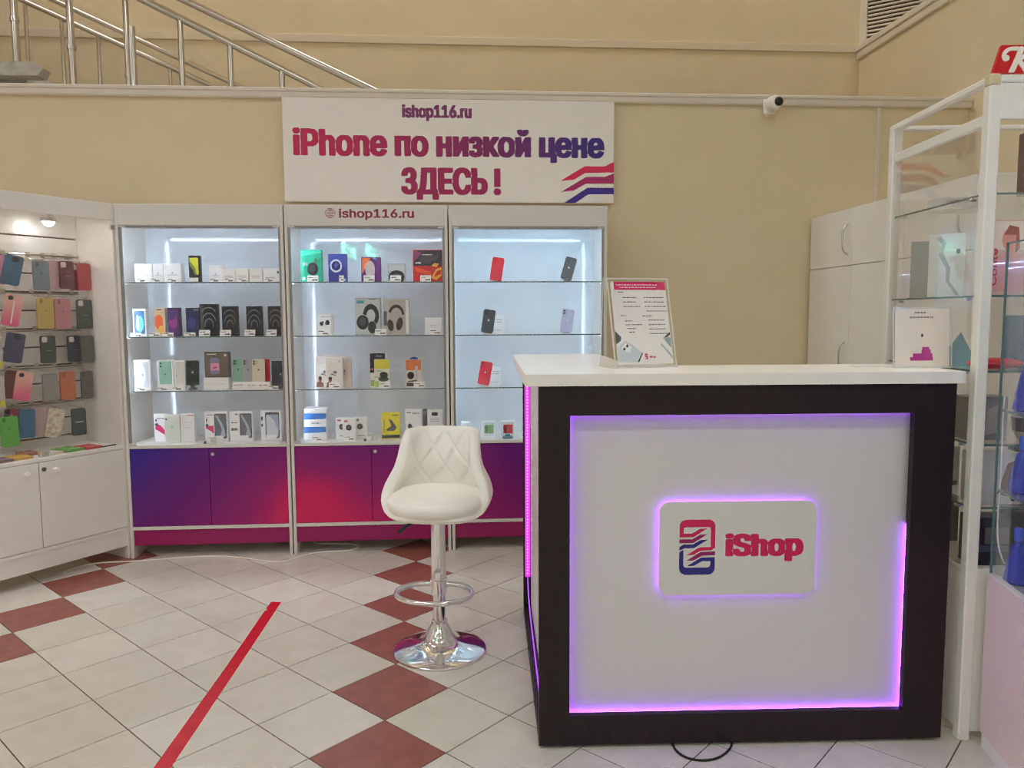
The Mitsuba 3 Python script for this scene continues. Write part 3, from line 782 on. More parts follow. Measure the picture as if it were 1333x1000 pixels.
goods('earbuds_box', 'small white box with two black earbuds pictured on the middle cabinet second shelf', 'box', -0.756, S2, 0.083, 0.04, 0.122, (232, 228, 222), [((34, 34, 36), unary_union([ell(0.2, 0.54, 0.13, 0.1), ell(0.62, 0.6, 0.15, 0.12)])), ((84, 84, 86), unary_union([ell(0.3, 0.6, 0.06, 0.08), ell(0.5, 0.55, 0.06, 0.08)])), ((150, 148, 146), words(0.2, 0.85, 0.86, 3, 0.03)), ((206, 204, 200), R_(0.86, 0.02, 0.98, 0.98))])
goods('headphone_box', 'grey box picturing large black headphones on the middle cabinet second shelf', 'box', -0.515, S2, 0.144, 0.05, 0.213, (178, 182, 180), [((196, 200, 198), R_(0.02, 0.03, 0.96, 0.97)), ((34, 44, 44), headband(0.62, 0.52, 0.25, 0.075, -50, 175)), ((28, 34, 35), ell(0.28, 0.34, 0.24, 0.2)), ((64, 76, 76), ell(0.27, 0.36, 0.15, 0.13)), ((40, 48, 48), affinity.rotate(ell(0.66, 0.2, 0.17, 0.17), 20)), ((70, 154, 170), R_(0.06, 0.86, 0.34, 0.94)), ((48, 46, 46), R_(0.56, 0.965, 0.84, 0.98))], y=0.10)
goods('headphone_box', 'beige box picturing brown headphones on the middle cabinet second shelf', 'box', -0.353, S2, 0.150, 0.05, 0.208, (196, 190, 182), [((182, 174, 166), R_(0.22, 0.02, 0.86, 0.97)), ((52, 44, 42), headband(0.5, 0.53, 0.27, 0.045, 5, 160)), ((62, 52, 48), affinity.rotate(ell(0.27, 0.26, 0.12, 0.17), 20)), ((56, 46, 44), affinity.rotate(ell(0.62, 0.3, 0.12, 0.19), -22)), ((88, 92, 96), R_(0.01, 0.26, 0.13, 0.66)), ((230, 228, 226), R_(0.87, 0.02, 0.98, 0.97))], y=0.10)
goods('charger_box', 'small white box at the right end of the middle cabinet second shelf', 'box', -0.140, S2, 0.099, 0.04, 0.098, (236, 236, 236), [((176, 176, 180), words(0.3, 0.75, 0.5, 3, 0.05)), ((96, 96, 100), words(0.35, 0.7, 0.12, 4, 0.07))])
for t, cx in (('the earbuds box', -0.765), ('the two headphone boxes', -0.44), ('the small white box at the right end of the second shelf', -0.13)):
    tag(t, cx, S2, 0.066, 0.036)
# ---- middle cabinet, third shelf
for q, (cx, y, l) in enumerate(((-0.775, 0.112, 'cream hanging box with earphones pictured, first of three on the middle cabinet third shelf'), (-0.712, 0.078, 'cream hanging box in front, second of three on the middle cabinet third shelf'), (-0.672, 0.146, 'cream pink hanging box at the back, third of three on the middle cabinet third shelf'))):
    k = goods('earphone_box', l, 'box', cx, S3, 0.098, 0.03, 0.178, ((226, 218, 208), (230, 222, 212), (222, 204, 196))[q], [((202, 196, 188), unary_union([words(0.25, 0.75, 0.8, 3, 0.025), ell(0.82, 0.88, 0.09, 0.05)])), ((128, 124, 122), unary_union([ell(0.55, 0.52, 0.11, 0.05), Polygon([(0.3, 0.44), (0.6, 0.4), (0.62, 0.43), (0.34, 0.48)])])), ((120, 74, 62), unary_union([ell(0.26, 0.28, 0.1, 0.07), Polygon([(0.02, 0.02), (0.05, 0.17), (0.25, 0.22), (0.45, 0.14), (0.46, 0.02)])])), ((66, 46, 44), ell(0.26, 0.32, 0.1, 0.05))], y=y)
    F_keep = F
    part(k, 'hanger_tab', plate(rrect(cx - 0.03, S3 + 0.176, cx + 0.03, S3 + 0.192, 0.006).difference(rrect(cx - 0.012, S3 + 0.180, cx + 0.012, S3 + 0.187, 0.003)), 0.001, y + 0.015), col(224, 214, 206, 0.4))
goods('cable_box', 'black box with a white lower half standing behind the yellow one on the third shelf', 'box', -0.462, S3, 0.100, 0.025, 0.200, (222, 222, 214), [((34, 32, 34), R_(0.0, 0.42, 0.9, 1.0)), ((140, 178, 76), R_(0.02, 0.02, 0.42, 0.2)), ((196, 96, 110), ell(0.12, 0.53, 0.09, 0.035)), ((210, 208, 204), words(0.35, 0.7, 0.9, 3, 0.02))], y=0.115)
goods('cable_box', 'yellow topped box picturing a black gadget on the middle cabinet third shelf', 'box', -0.440, S3, 0.088, 0.03, 0.164, (222, 224, 206), [((222, 210, 74), R_(0.0, 0.68, 1.0, 1.0)), ((52, 58, 54), unary_union([ell(0.62, 0.45, 0.28, 0.11), ell(0.6, 0.30, 0.34, 0.09)])), ((112, 120, 96), unary_union([R_(0.02, 0.36, 0.3, 0.38), words(0.1, 0.5, 0.58, 3, 0.03)])), ((170, 196, 90), R_(0.02, 0.02, 0.3, 0.22))], y=0.080)
k = goods('speaker_box', 'orange topped box with a purple hanger at the right of the middle cabinet third shelf', 'box', -0.258, S3, 0.092, 0.035, 0.160, (222, 214, 206), [((226, 126, 74), R_(0.0, 0.62, 0.97, 1.0)), ((40, 36, 36), unary_union([ell(0.3, 0.42, 0.22, 0.14), R_(0.02, 0.02, 0.76, 0.15)])), ((206, 200, 196), R_(0.58, 0.25, 0.76, 0.78, 0.05)), ((92, 76, 66), Polygon([(0.1, 0.17), (0.7, 0.2), (0.7, 0.26), (0.1, 0.22)]))], y=0.10)
part(k, 'hanger_tab', plate(ell(-0.256, S3 + 0.158, 0.026, 0.017), 0.0012, 0.118), col(54, 56, 156, 0.4), label='purple blue hanger tab')
for t, cx in (('the cream hanging boxes', -0.71), ('the yellow topped box', -0.425), ('the orange topped box', -0.225)):
    tag(t, cx, S3, 0.064, 0.036)
# ---- middle cabinet, deck
for q, (z0, h) in enumerate(((0.0, 0.078), (0.0786, 0.078), (0.1572, 0.028))):
    goods('tissue_box', ('lowest blue and white box of the stack at the left of the middle cabinet deck', 'middle blue and white box of the stack on the middle cabinet deck', 'thin white lid box topping the blue and white stack')[q], 'box', -0.834 + 0.002 * q, S4 + z0, 0.130, 0.09, h, (232, 234, 238), [((44, 118, 194), Polygon([(0.0, 0.54), (1.0, 0.58), (1.0, 1.0), (0.0, 1.0)])), ((110, 116, 126), words(0.35, 0.75, 0.22, 3, 0.08))] if q < 2 else [((92, 96, 104), R_(0.5, 0.72, 0.68, 0.8))], y=0.10, group='blue and white box stack')
for cx, y, l in ((-0.678, 0.115, 'small white box with a black disc, left of three on the middle cabinet deck'), (-0.633, 0.075, 'small white box with a black disc in front, middle of three on the deck'), (-0.575, 0.118, 'small white box with a black disc, right of three on the middle cabinet deck')):
    goods('gadget_box', l, 'box', cx, S4, 0.078, 0.03, 0.128, (234, 232, 232), [((34, 32, 36), ell(0.46, 0.58, 0.22, 0.14)), ((86, 84, 88), ell(0.46, 0.58, 0.1, 0.06)), ((204, 70, 84) if cx < -0.6 else (70, 70, 74), R_(0.12, 0.84, 0.4, 0.92)), ((128, 126, 130), words(0.3, 0.8, 0.12, 3, 0.05))], y=y)
goods('holder_box', 'bright yellow box with a black base picturing a folding holder on the deck', 'box', -0.397, S4, 0.106, 0.04, 0.154, (228, 212, 30), [((34, 32, 30), R_(0.0, 0.02, 1.0, 0.15)), ((52, 52, 50), Polygon([(0.38, 0.78), (0.55, 0.72), (0.82, 0.45), (0.7, 0.3), (0.3, 0.3), (0.24, 0.36), (0.55, 0.5)])), ((96, 96, 94), unary_union([Polygon([(0.3, 0.32), (0.68, 0.34), (0.76, 0.42), (0.5, 0.44)])])), ((120, 112, 30), unary_union([R_(0.1, 0.25 + 0.09 * i, 0.16, 0.30 + 0.09 * i) for i in range(6)])), ((60, 58, 40), words(0.62, 0.94, 0.9, 3, 0.04))])
goods('tripod_box', 'white box picturing a black tripod head on the deck behind the bar stool', 'box', -0.262, S4, 0.098, 0.045, 0.172, (236, 236, 234), [((56, 58, 62), unary_union([ell(0.25, 0.42, 0.12, 0.1), Polygon([(0.3, 0.44), (0.8, 0.3), (0.8, 0.26), (0.3, 0.38)]), words(0.08, 0.3, 0.88, 2, 0.04)])), ((150, 152, 156), words(0.4, 0.85, 0.85, 4, 0.05))])
goods('tripod_box', 'dark grey narrow box between the two white boxes on the deck', 'box', -0.198, S4, 0.022, 0.045, 0.170, (72, 76, 80), [((110, 114, 118), R_(0.1, 0.8, 0.9, 0.97))])
goods('tripod_box', 'white box with a dark label at the right end of the middle cabinet deck', 'box', -0.138, S4, 0.090, 0.045, 0.168, (236, 236, 236), [((56, 60, 66), unary_union([R_(0.28, 0.8, 0.68, 0.92), ell(0.7, 0.22, 0.24, 0.12)])), ((150, 156, 164), unary_union([words(0.15, 0.85, 0.66, 3, 0.03), words(0.15, 0.85, 0.58, 4, 0.03)])), ((180, 184, 188), R_(0.05, 0.1, 0.2, 0.3))])
for t, cx in (('the blue and white stack', -0.815), ('the three small black disc boxes', -0.63)):
    tag(t, cx, S4, 0.06, 0.032)
tag('the white tripod box behind the bar stool', -0.29, S4, 0.05, 0.03)

# ---- right cabinet: phones on clear stands
def clear_stand(label, cx, z, h, y, w=0.05, lean=14, roll=0):
    k = thing('phone_stand', label, 'stand')
    global F
    keep = F
    L = np.eye(4)
    L[:3, :3] = trimesh.transformations.rotation_matrix(math.radians(-lean), (1, 0, 0))[:3, :3] @ trimesh.transformations.rotation_matrix(math.radians(roll), (0, 1, 0))[:3, :3]
    base = bx(cx - w / 2, cx + w / 2, y - 0.012, y + 0.05, z + 0.0004, z + 0.0034, 0.001)
    part(k, 'base', base, ACRYLICEDGE)
    F = F @ frame((cx, y + 0.011, z + 0.0035)) @ L
    part(k, 'rest', bx(-w / 2, w / 2, 0.0, 0.003, 0, h), ACRYLICEDGE)
    F = keep
    return k


def shown(label, cx, sh, rgb, roll, w=0.070, h=0.138, lenses=2, mark=(206, 206, 208), y=0.10, stand=''):
    zb = sh + 0.0045 + 0.5 * w * math.sin(math.radians(abs(roll)))
    phone(label, cx - 0.5 * h * math.sin(math.radians(roll)), zb, w, h, rgb, y=y, lean=12, roll=roll, lenses=lenses, mark=mark)
    clear_stand('clear acrylic stand under ' + stand, cx - 0.004, sh, 0.05, y + 0.010)


shown('red phone on the top shelf of the right cabinet', 0.233, S1, (198, 30, 46), 9, lenses=0, mark=None, stand='the red phone on the top shelf')
shown('black phone on the top shelf of the right cabinet', 0.653, S1, (50, 58, 62), 17, w=0.066, lenses=0, stand='the black phone on the top shelf')
shown('black phone on the second shelf of the right cabinet', 0.180, S2, (40, 48, 58), 9, stand='the black phone on the second shelf')
wedge_stand('leaflet_card', 'folded clear leaflet card beside the black phone on the second shelf', 0.243, S2, 0.060, 0.112)
shown('lavender phone on the second shelf of the right cabinet', 0.645, S2, (176, 176, 202), 9, w=0.072, stand='the lavender phone')
shown('red phone on the third shelf of the right cabinet', 0.158, S3, (206, 36, 54), 11, lenses=1, stand='the red phone on the third shelf')
wedge_stand('leaflet_card', 'white leaflet card behind the red phone on the third shelf', 0.222, S3, 0.062, 0.115)
for cx, scr, l, w in ((0.040, (196, 204, 210), 'white watch box with a pale screen at the left of the right cabinet deck', 0.050), (0.177, (128, 170, 112), 'white watch box with a green screen on the right cabinet deck', 0.078), (0.290, (208, 62, 72), 'white watch box with a red screen on the right cabinet deck', 0.082)):
    k = goods('watch_box', l, 'box', cx, S4, w, 0.045, 0.094, (234, 236, 238), [((214, 218, 222), R_(0.06, 0.06, 0.94, 0.94, 0.08)), (scr, R_(0.16, 0.24, 0.86, 0.80, 0.05)), (tuple(int(c * 0.72) for c in scr), R_(0.2, 0.3, 0.42, 0.74)), ((150, 156, 160), R_(0.46, 0.34, 0.5, 0.7))], y=0.10)
k = thing('glass_bracket', 'small bluish metal bracket lying on the right cabinet deck edge', 'bracket')
part(k, 'body', cat(bx(0.255, 0.315, 0.045, 0.070, S4 + 0.0005, S4 + 0.014, 0.003), bx(0.27, 0.30, 0.05, 0.064, S4 + 0.014, S4 + 0.026, 0.003)), col(96, 138, 152, 0.25))

# ================================================================== banner above the cabinets
use(frame((0, 4.742, 0)))
k = thing('banner', 'long white banner reading iPhone по низкой цене ЗДЕСЬ above the cabinets', 'banner')
part(k, 'board', bx(-1.018, 0.962, 0, 0.020, 2.048, 2.652, 0.002), mat('banner_board', principled(lin((232, 226, 220)), 0.45)))


def ramp(p):
    return mix(mix(lin((190, 26, 78)), lin((118, 26, 92)), smoothstep(-0.95, 0.45, p.x)), lin((50, 28, 122)), smoothstep(0.1, 0.85, p.x))


RAMP = mat('banner_ink', principled(proc(lambda p, n, uv: ramp(p)), 0.45))
part(k, 'headline', plate(text_poly('iPhone по низкой цене', -0.961, 0.903, 2.322, 0.148, 0.0085), 0.001, 0.0), RAMP, label='headline iPhone по низкой цене in crimson to indigo')
part(k, 'headline', plate(text_poly('ЗДЕСЬ !', -0.329, 0.272, 2.098, 0.150, 0.0095), 0.001, 0.0), mat('banner_ink_2', principled(lin((160, 30, 84)), 0.45)), label='crimson word ЗДЕСЬ !')
part(k, 'web_address', plate(text_poly('ishop116.ru', -0.317, 0.098, 2.546, 0.070, 0.0045), 0.001, 0.0), mat('banner_ink_3', principled(lin((122, 42, 98)), 0.45)), label='violet web address ishop116.ru')
for (c_, pts_) in (((214, 34, 84), [(0.635, 2.180), (0.780, 2.268), (0.905, 2.268), (0.962, 2.296), (0.962, 2.232), (0.785, 2.228), (0.715, 2.186)]),
                   ((168, 34, 98), [(0.638, 2.114), (0.790, 2.204), (0.905, 2.206), (0.962, 2.226), (0.962, 2.166), (0.790, 2.164), (0.715, 2.122)]),
                   ((60, 36, 140), [(0.655, 2.048), (0.800, 2.140), (0.962, 2.140), (0.962, 2.102), (0.805, 2.100), (0.725, 2.048)])):
    part(k, 'stripe', plate(Polygon(pts_), 0.001, 0.0), col(*c_, 0.45))
part(k, 'hanger', cat(bx(-0.6, -0.56, 0.020, 0.056, 2.5, 2.54), bx(0.5, 0.54, 0.020, 0.056, 2.5, 2.54)), ALU)

# ================================================================== slatwall stand with phone cases (left)
LA = math.degrees(0.96880637)
use(frame((-1.868, 4.424, 0), LA))        # x runs along the front to the right end at 0, y goes into the stand
LW, LD, LH = 0.93, 0.35, 1.984
LEDL = 0.650
k = LCAB = thing('case_stand', 'white slatwall stand with cupboard doors holding phone cases at the left', 'display stand')
part(k, 'side_panel', bx(-0.017, 0, 0, LD, 0, LH, 0.0015), LAMINATE_GREY)
part(k, 'side_panel', bx(-LW, -LW + 0.017, 0, LD, 0, LH, 0.0015), LAMINATE_GREY)
part(k, 'header', bx(-LW + 0.017, -0.017, 0, 0.018, 1.893, LH, 0.0015), LAMINATE_GREY)
part(k, 'top_panel', bx(-LW + 0.017, -0.017, 0.018, LD, LH - 0.018, LH), LAMINATE_GREY)
part(k, 'back_panel', bx(-LW + 0.017, -0.017, LD + 0.012, LD + 0.018, 0.07, LH - 0.018), LAMINATE_GREY)
part(k, 'deck', bx(-LW + 0.017, -0.017, 0.0, LD, LEDL - 0.018, LEDL, 0.0015), LAMINATE_GREY)
part(k, 'lower_deck', bx(-LW + 0.017, -0.017, 0.0, LD, 0.165, 0.184, 0.0015), LAMINATE_GREY)
part(k, 'plinth', bx(-LW + 0.017, -0.017, 0.006, 0.022, 0.075, 0.165), LAMINATE_GREY)
for a, b, kx, lk in ((-LW + 0.018, -0.479, -0.544, False), (-0.475, -0.018, -0.398, True)):
    d_ = part(k, 'door', bx(a, b, -0.001, 0.016, 0.187, LEDL - 0.020, 0.0012), LAMINATE_GREY)
    part(d_, 'knob', T(lathe([(0, 0), (0.007, 0), (0.006, 0.010), (0.013, 0.016), (0.016, 0.022), (0.013, 0.029), (0, 0.032)], 24), (kx, -0.001, 0.583), rx=90), col(236, 232, 226, 0.25), smooth=40, label='round white knob')
    if lk:
        part(d_, 'lock', T(lathe([(0, 0), (0.011, 0), (0.011, 0.004), (0.008, 0.006), (0, 0.006)], 20), (-0.453, -0.001, 0.593), rx=90), col(96, 88, 80, 0.3), smooth=40, label='dark metal lock')
sw_ = part(k, 'groove_rail', bx(-LW + 0.02, -0.02, LD + 0.006, LD + 0.012, LEDL, LH - 0.02), CAVITY, label='metal lined grooves')
z = LEDL + 0.0005
tops = [0.703 + 0.1004 * q for q in range(12)] + [LH - 0.02]
for zt in tops:
    part(k, 'slat', bx(-LW + 0.018, -0.018, LD - 0.008, LD + 0.006, z, min(zt - 0.004, LH - 0.02), 0.001), LAMINATE_GREY)
    z = zt + 0.004
    if z > LH - 0.04:
        break
part(k, 'seam', bx(-0.441, -0.438, LD - 0.0085, LD - 0.0079, 1.60, LH - 0.03), CAVITY)
for lx in (-0.247, -0.70):
    p_ = part(k, 'puck_lamp', lathe([(0, 0.020), (0.034, 0.020), (0.037, 0.014), (0.037, 0.0), (0.031, 0.0), (0.031, 0.003), (0, 0.003)], 32).apply_translation((lx, 0.20, 1.876)), ALU, smooth=30)
    part(p_, 'lens', lathe([(0, -0.026), (0.010, -0.025), (0.020, -0.019), (0.027, -0.010), (0.030, 0.002), (0, 0.0025)], 28).apply_translation((lx, 0.20, 1.8765)), LEDBODY, smooth=40, emission=PUCK_LIGHT)
    part(p_, 'bracket', tube([(lx, 0.20, 1.895), (lx, 0.20, LH - 0.017)], 0.008, 10), ALU)
GQ = lambda x0, x1, y, z0, z1: trimesh.Trimesh([[x0, y, z0], [x1, y, z0], [x1, y, z1], [x0, y, z1]], [[0, 1, 2], [0, 2, 3]], process=False)
part(k, 'glass_door', GQ(-0.474, -0.018, 0.008, LEDL + 0.002, 1.890), GLASS, label='clear glass door')
part(k, 'glass_door', GQ(-LW + 0.018, -0.478, 0.008, LEDL + 0.002, 1.890), GLASS, label='clear glass door')
part(k, 'glass_clip', bx(-0.030, 0.0005, -0.004, 0.016, 1.845, 1.868, 0.002), ALU)

CASES = {
    # label: (s, z0, w, h, colour, tilt, kind)
    'blue green case tilted to the left in the top row': (-0.416, 1.533, 0.084, 0.155, (56, 104, 140), 14, 'ring'),
    'pink case peeking out behind the tilted blue green case': (-0.452, 1.540, 0.078, 0.150, (206, 128, 160), 16, 'plain'),
    'grey blue case in the top row right of the tilted blue one': (-0.292, 1.512, 0.082, 0.155, (124, 142, 156), 0, 'dot'),
    'clear pink case in the top row left of the maroon one': (-0.212, 1.518, 0.078, 0.157, (214, 168, 172), 0, 'plain'),
    'maroon case in the top row': (-0.152, 1.524, 0.076, 0.151, (112, 48, 60), 0, 'cam'),
    'crimson case in the top row left of the red one': (-0.084, 1.517, 0.072, 0.149, (160, 32, 60), 0, 'cam'),
    'bright red case at the right end of the top row': (-0.057, 1.518, 0.072, 0.149, (196, 50, 56), 0, 'plain'),
    'pink gradient case with a bright stripe tilted in the second row': (-0.428, 1.322, 0.080, 0.165, (216, 122, 140), 12, 'grad'),
    'yellow case in the second row': (-0.282, 1.307, 0.086, 0.165, (214, 176, 78), 0, 'dot'),
    'pink case in the second row right of the yellow one': (-0.187, 1.305, 0.088, 0.165, (214, 132, 140), 0, 'dot'),
    'dark green case at the right end of the second row': (-0.064, 1.303, 0.084, 0.163, (56, 72, 64), 0, 'cam'),
    'dark purple case tilted in the third row': (-0.434, 1.132, 0.086, 0.154, (72, 66, 104), 12, 'ring'),
    'dark grey green case in the middle of the third row': (-0.276, 1.121, 0.078, 0.149, (58, 72, 66), 0, 'cam'),
    'navy case in the third row behind the grey one': (-0.115, 1.118, 0.072, 0.148, (40, 48, 70), 0, 'cam'),
    'charcoal grey case at the right end of the third row': (-0.063, 1.111, 0.072, 0.155, (88, 88, 84), 0, 'dot'),
    'dark red case behind the peach gradient one in the fourth row': (-0.440, 0.942, 0.078, 0.148, (112, 42, 46), 10, 'plain'),
    'peach to pink gradient case tilted in the fourth row': (-0.398, 0.930, 0.078, 0.153, (224, 150, 148), 12, 'grad'),
    'clear grey case in the fourth row left of the orange one': (-0.278, 0.916, 0.080, 0.150, (154, 150, 144), 0, 'plain'),
    'orange case in the fourth row': (-0.182, 0.913, 0.082, 0.157, (222, 108, 66), 0, 'dot'),
    'dark grey case at the right end of the fourth row': (-0.071, 0.909, 0.066, 0.156, (92, 92, 86), 0, 'dot'),
    'dark navy case behind the red edge in the bottom row': (-0.450, 0.738, 0.070, 0.148, (34, 44, 66), 4, 'plain'),
    'red case edge showing between navy and blue in the bottom row': (-0.432, 0.736, 0.074, 0.150, (176, 40, 66), 8, 'plain'),
    'ocean blue case in the bottom row': (-0.402, 0.732, 0.074, 0.153, (48, 116, 158), 3, 'plain'),
    'clear pink glitter case tilted in the bottom row': (-0.318, 0.728, 0.076, 0.154, (206, 172, 172), 14, 'plain'),
    'clear cream marbled case tilted in the bottom row': (-0.247, 0.712, 0.080, 0.158, (216, 206, 188), 13, 'marble'),
    'dark teal case at the right end of the bottom row': (-0.129, 0.707, 0.078, 0.152, (52, 78, 74), 0, 'logo'),
    'lime green case hanging lowest at the left edge': (-0.501, 0.697, 0.082, 0.160, (84, 196, 66), -2, 'dot'),
    'silver grey case hanging behind the lime green one': (-0.532, 0.705, 0.072, 0.150, (190, 190, 186), -2, 'plain'),
}
MARBLE = mat('marbled_case', principled(mottled((222, 212, 196), (178, 162, 140), 60.0, 1.0), 0.3))
GRADS = {}
order = 0
for lab, (s, z0, w, h, rgb, tilt, kind) in CASES.items():
    order += 1
    g_ = 0.3 * rgb[0] + 0.6 * rgb[1] + 0.1 * rgb[2]
    rgb = tuple(int(0.93 * (0.80 * c + 0.20 * g_)) for c in rgb)
    depth = 0.215 + 0.004 * (order % 3)
    if 'behind' in lab or 'left of the maroon' in lab or 'left of the red' in lab or 'red case edge' in lab or 'navy case in' in lab:
        depth += 0.030 + (0.028 if 'dark navy' in lab else 0)
    depth += 0.040 if 'glitter' in lab else 0
    k = thing('phone_case', lab, 'phone case', 'phone cases hanging on the slatwall')
    keep = F
    L = np.eye(4)
    L[:3, :3] = trimesh.transformations.rotation_matrix(math.radians(tilt), (0, 1, 0))[:3, :3]
    F = F @ frame((s, depth, z0 + h)) @ L
    yaw_fix = frame((0, 0, 0), -14 if tilt else 0)
    F = F @ yaw_fix
    out = rrect(-w / 2, -h, w / 2, 0, 0.012)
    m_ = col(*rgb, 0.35)
    if kind == 'grad':
        zz0 = z0
        hi, lo = ((226, 176, 158), (220, 92, 130))
        m_ = mat(f'case_print_{order}', principled(proc((lambda a, b, c_, d_: (lambda p, n, uv: mix(a, b, smoothstep(0.0, 1.0, (p.z - c_) / d_))))(lin(lo), lin(hi), z0, h)), 0.25))
    if kind == 'marble':
        m_ = MARBLE
    shell = plate(out, 0.003, 0.0)
    rim = plate(out.difference(out.buffer(-0.0018)), 0.0075, 0.0105)
    hole = None
    if kind in ('cam', 'ring'):
        pass
    part(k, 'shell', cat(shell, rim), m_)
    if kind == 'cam':
        part(k, 'camera_cutout', plate(rrect(-w / 2 + 0.006, -0.036, -w / 2 + 0.034, -0.006, 0.008), 0.0012, -0.003), col(206, 200, 194, 0.3), label='pale camera cutout')
        part(k, 'lettering', plate(words(-0.012, 0.02, -h * 0.55, 2, 0.003), 0.0003, -0.003), col(*[min(255, c + 70) for c in rgb], 0.4))
    elif kind == 'ring':
        part(k, 'camera_cutout', plate(rrect(-0.012, -0.034, 0.020, -0.006, 0.010), 0.0012, -0.003), col(36, 36, 46, 0.3), label='dark camera cutout')
    elif kind == 'dot':
        part(k, 'camera_cutout', plate(rrect(-0.028, -0.030, -0.014, -0.006, 0.005), 0.0006, -0.003), col(*[int(c * 0.72) for c in rgb], 0.35))
        part(k, 'emblem', plate(apple_mark(0.0, -h * 0.42, 0.006), 0.0003, -0.003), col(*[int(c * 0.7) for c in rgb], 0.35))
    elif kind == 'grad':
        part(k, 'camera_cutout', plate(Point(-0.016, -0.02).buffer(0.012), 0.0012, -0.003), col(34, 32, 34, 0.3), label='dark round camera cutout')
        if 'second' in lab:
            part(k, 'stripe', plate(sbox(0.0, -h * 0.92, 0.006, -0.035), 0.0004, -0.003), col(240, 220, 224, 0.2))
    elif kind == 'logo':
        part(k, 'lettering', plate(words(-0.022, 0.022, -h * 0.52, 4, 0.006), 0.0003, -0.003), col(170, 186, 182, 0.4))
    F = keep
    # hook that carries it, fixed in a groove of the stand
    zg = min(tops, key=lambda t: abs(t - (z0 + h + 0.012)))
    prong = tube(curve([(s, LD - 0.006, zg), (s, 0.30, z0 + h + 0.011), (s, depth + 0.01, z0 + h + 0.008), (s, depth - 0.03, z0 + h + 0.008), (s, depth - 0.038, z0 + h + 0.014)], 16), 0.0018, 8)
    part(LCAB, 'hook', cat(prong, bx(s - 0.012, s + 0.012, LD - 0.011, LD - 0.0075, zg - 0.014, zg + 0.014, 0.001)), STEEL)
# clear bags with yellow tags at the left edge
for q, z0 in enumerate((1.50, 1.30, 1.10, 0.90)):
    k = thing('clear_package', f'clear film package with a yellow tag at the left edge, {("top", "second", "third", "fourth")[q]} one down', 'package')
    part(k, 'film', bx(-0.60, -0.512, 0.205, 0.217, z0, z0 + 0.17, 0.003), col(186, 182, 178, 0.2))
    part(k, 'yellow_tag', bx(-0.560 + 0.02 * (q % 2), -0.516 + 0.004 * q * 0, 0.2042, 0.205, z0 + 0.012, z0 + 0.042), col(206, 196, 60, 0.4), label='yellow tag')
    part(LCAB, 'hook', tube([(-0.556, LD - 0.0085, z0 + 0.178), (-0.556, 0.19, z0 + 0.176)], 0.0018, 8), STEEL, smooth=40)
# horizontal label rails in front of the hooks
for q, (zr, s0, s1) in enumerate(((1.706, -0.60, -0.005), (1.497, -0.50, -0.02), (1.296, -0.50, -0.01), (1.094, -0.50, -0.01), (0.893, -0.45, -0.02))):
    b_ = part(LCAB, 'cross_bar', tube([(s0, 0.318, zr), (s1 - 0.02, 0.318, zr)], 0.0045, 8), STEEL, smooth=40)
    part(b_, 'arm', cat(tube([(s0 + 0.03, LD - 0.0085, zr), (s0 + 0.03, 0.318, zr)], 0.003, 6), tube([(s1 - 0.06, LD - 0.0085, zr), (s1 - 0.06, 0.318, zr)], 0.003, 6)), STEEL)
# things lying on the deck of the stand
for q, (s, y, w, d, h, rgb, yaw, l) in enumerate(((-0.262, 0.115, 0.105, 0.13, 0.013, (96, 158, 72), 8, 'flat green package lying on the stand deck'), (-0.158, 0.100, 0.092, 0.12, 0.012, (190, 62, 58), 4, 'flat red package lying on the stand deck'),
                                                 (-0.520, 0.100, 0.095, 0.11, 0.012, (206, 156, 66), -6, 'flat orange yellow package lying on the stand deck'), (-0.612, 0.09, 0.080, 0.10, 0.014, (112, 84, 92), 3, 'flat dull purple package lying on the stand deck'),
                                                 (-0.365, 0.100, 0.085, 0.10, 0.011, (216, 206, 192), 10, 'flat cream package lying on the stand deck'), (-0.440, 0.175, 0.075, 0.09, 0.016, (146, 92, 84), -4, 'flat brown package lying behind the metal lock'))):
    k = thing('flat_package', l, 'package', None)
    keep = F
    F = F @ frame((s, y, LEDL + 0.0006), yaw)
    part(k, 'pack', bx(-w / 2, w / 2, -d / 2, d / 2, 0, h, 0.003), col(*rgb, 0.4))
    part(k, 'label_strip', bx(-w * 0.3, w * 0.42, -d * 0.42, -d * 0.2, h, h + 0.0006), col(*[min(255, int(c * 0.6 + 90)) for c in rgb], 0.4))
    F = keep
k = thing('glass_lock', 'bright metal showcase lock on the deck of the case stand', 'lock')
part(k, 'body', bx(-0.452, -0.405, 0.022, 0.052, LEDL + 0.0005, LEDL + 0.034, 0.004), CHROME)
part(k, 'barrel', cyl(0.010, 0.010, (-0.425, 0.020, LEDL + 0.018), 'y', 20), ALU, smooth=40)
k = thing('cable_piece', 'short dark cable lying at the right end of the stand deck', 'cable')
part(k, 'cable', tube(curve([(-0.125, 0.05, LEDL + 0.004), (-0.09, 0.043, LEDL + 0.004), (-0.06, 0.05, LEDL + 0.004), (-0.03, 0.046, LEDL + 0.004)], 18), 0.0035, 8), col(60, 56, 52, 0.6), smooth=True)

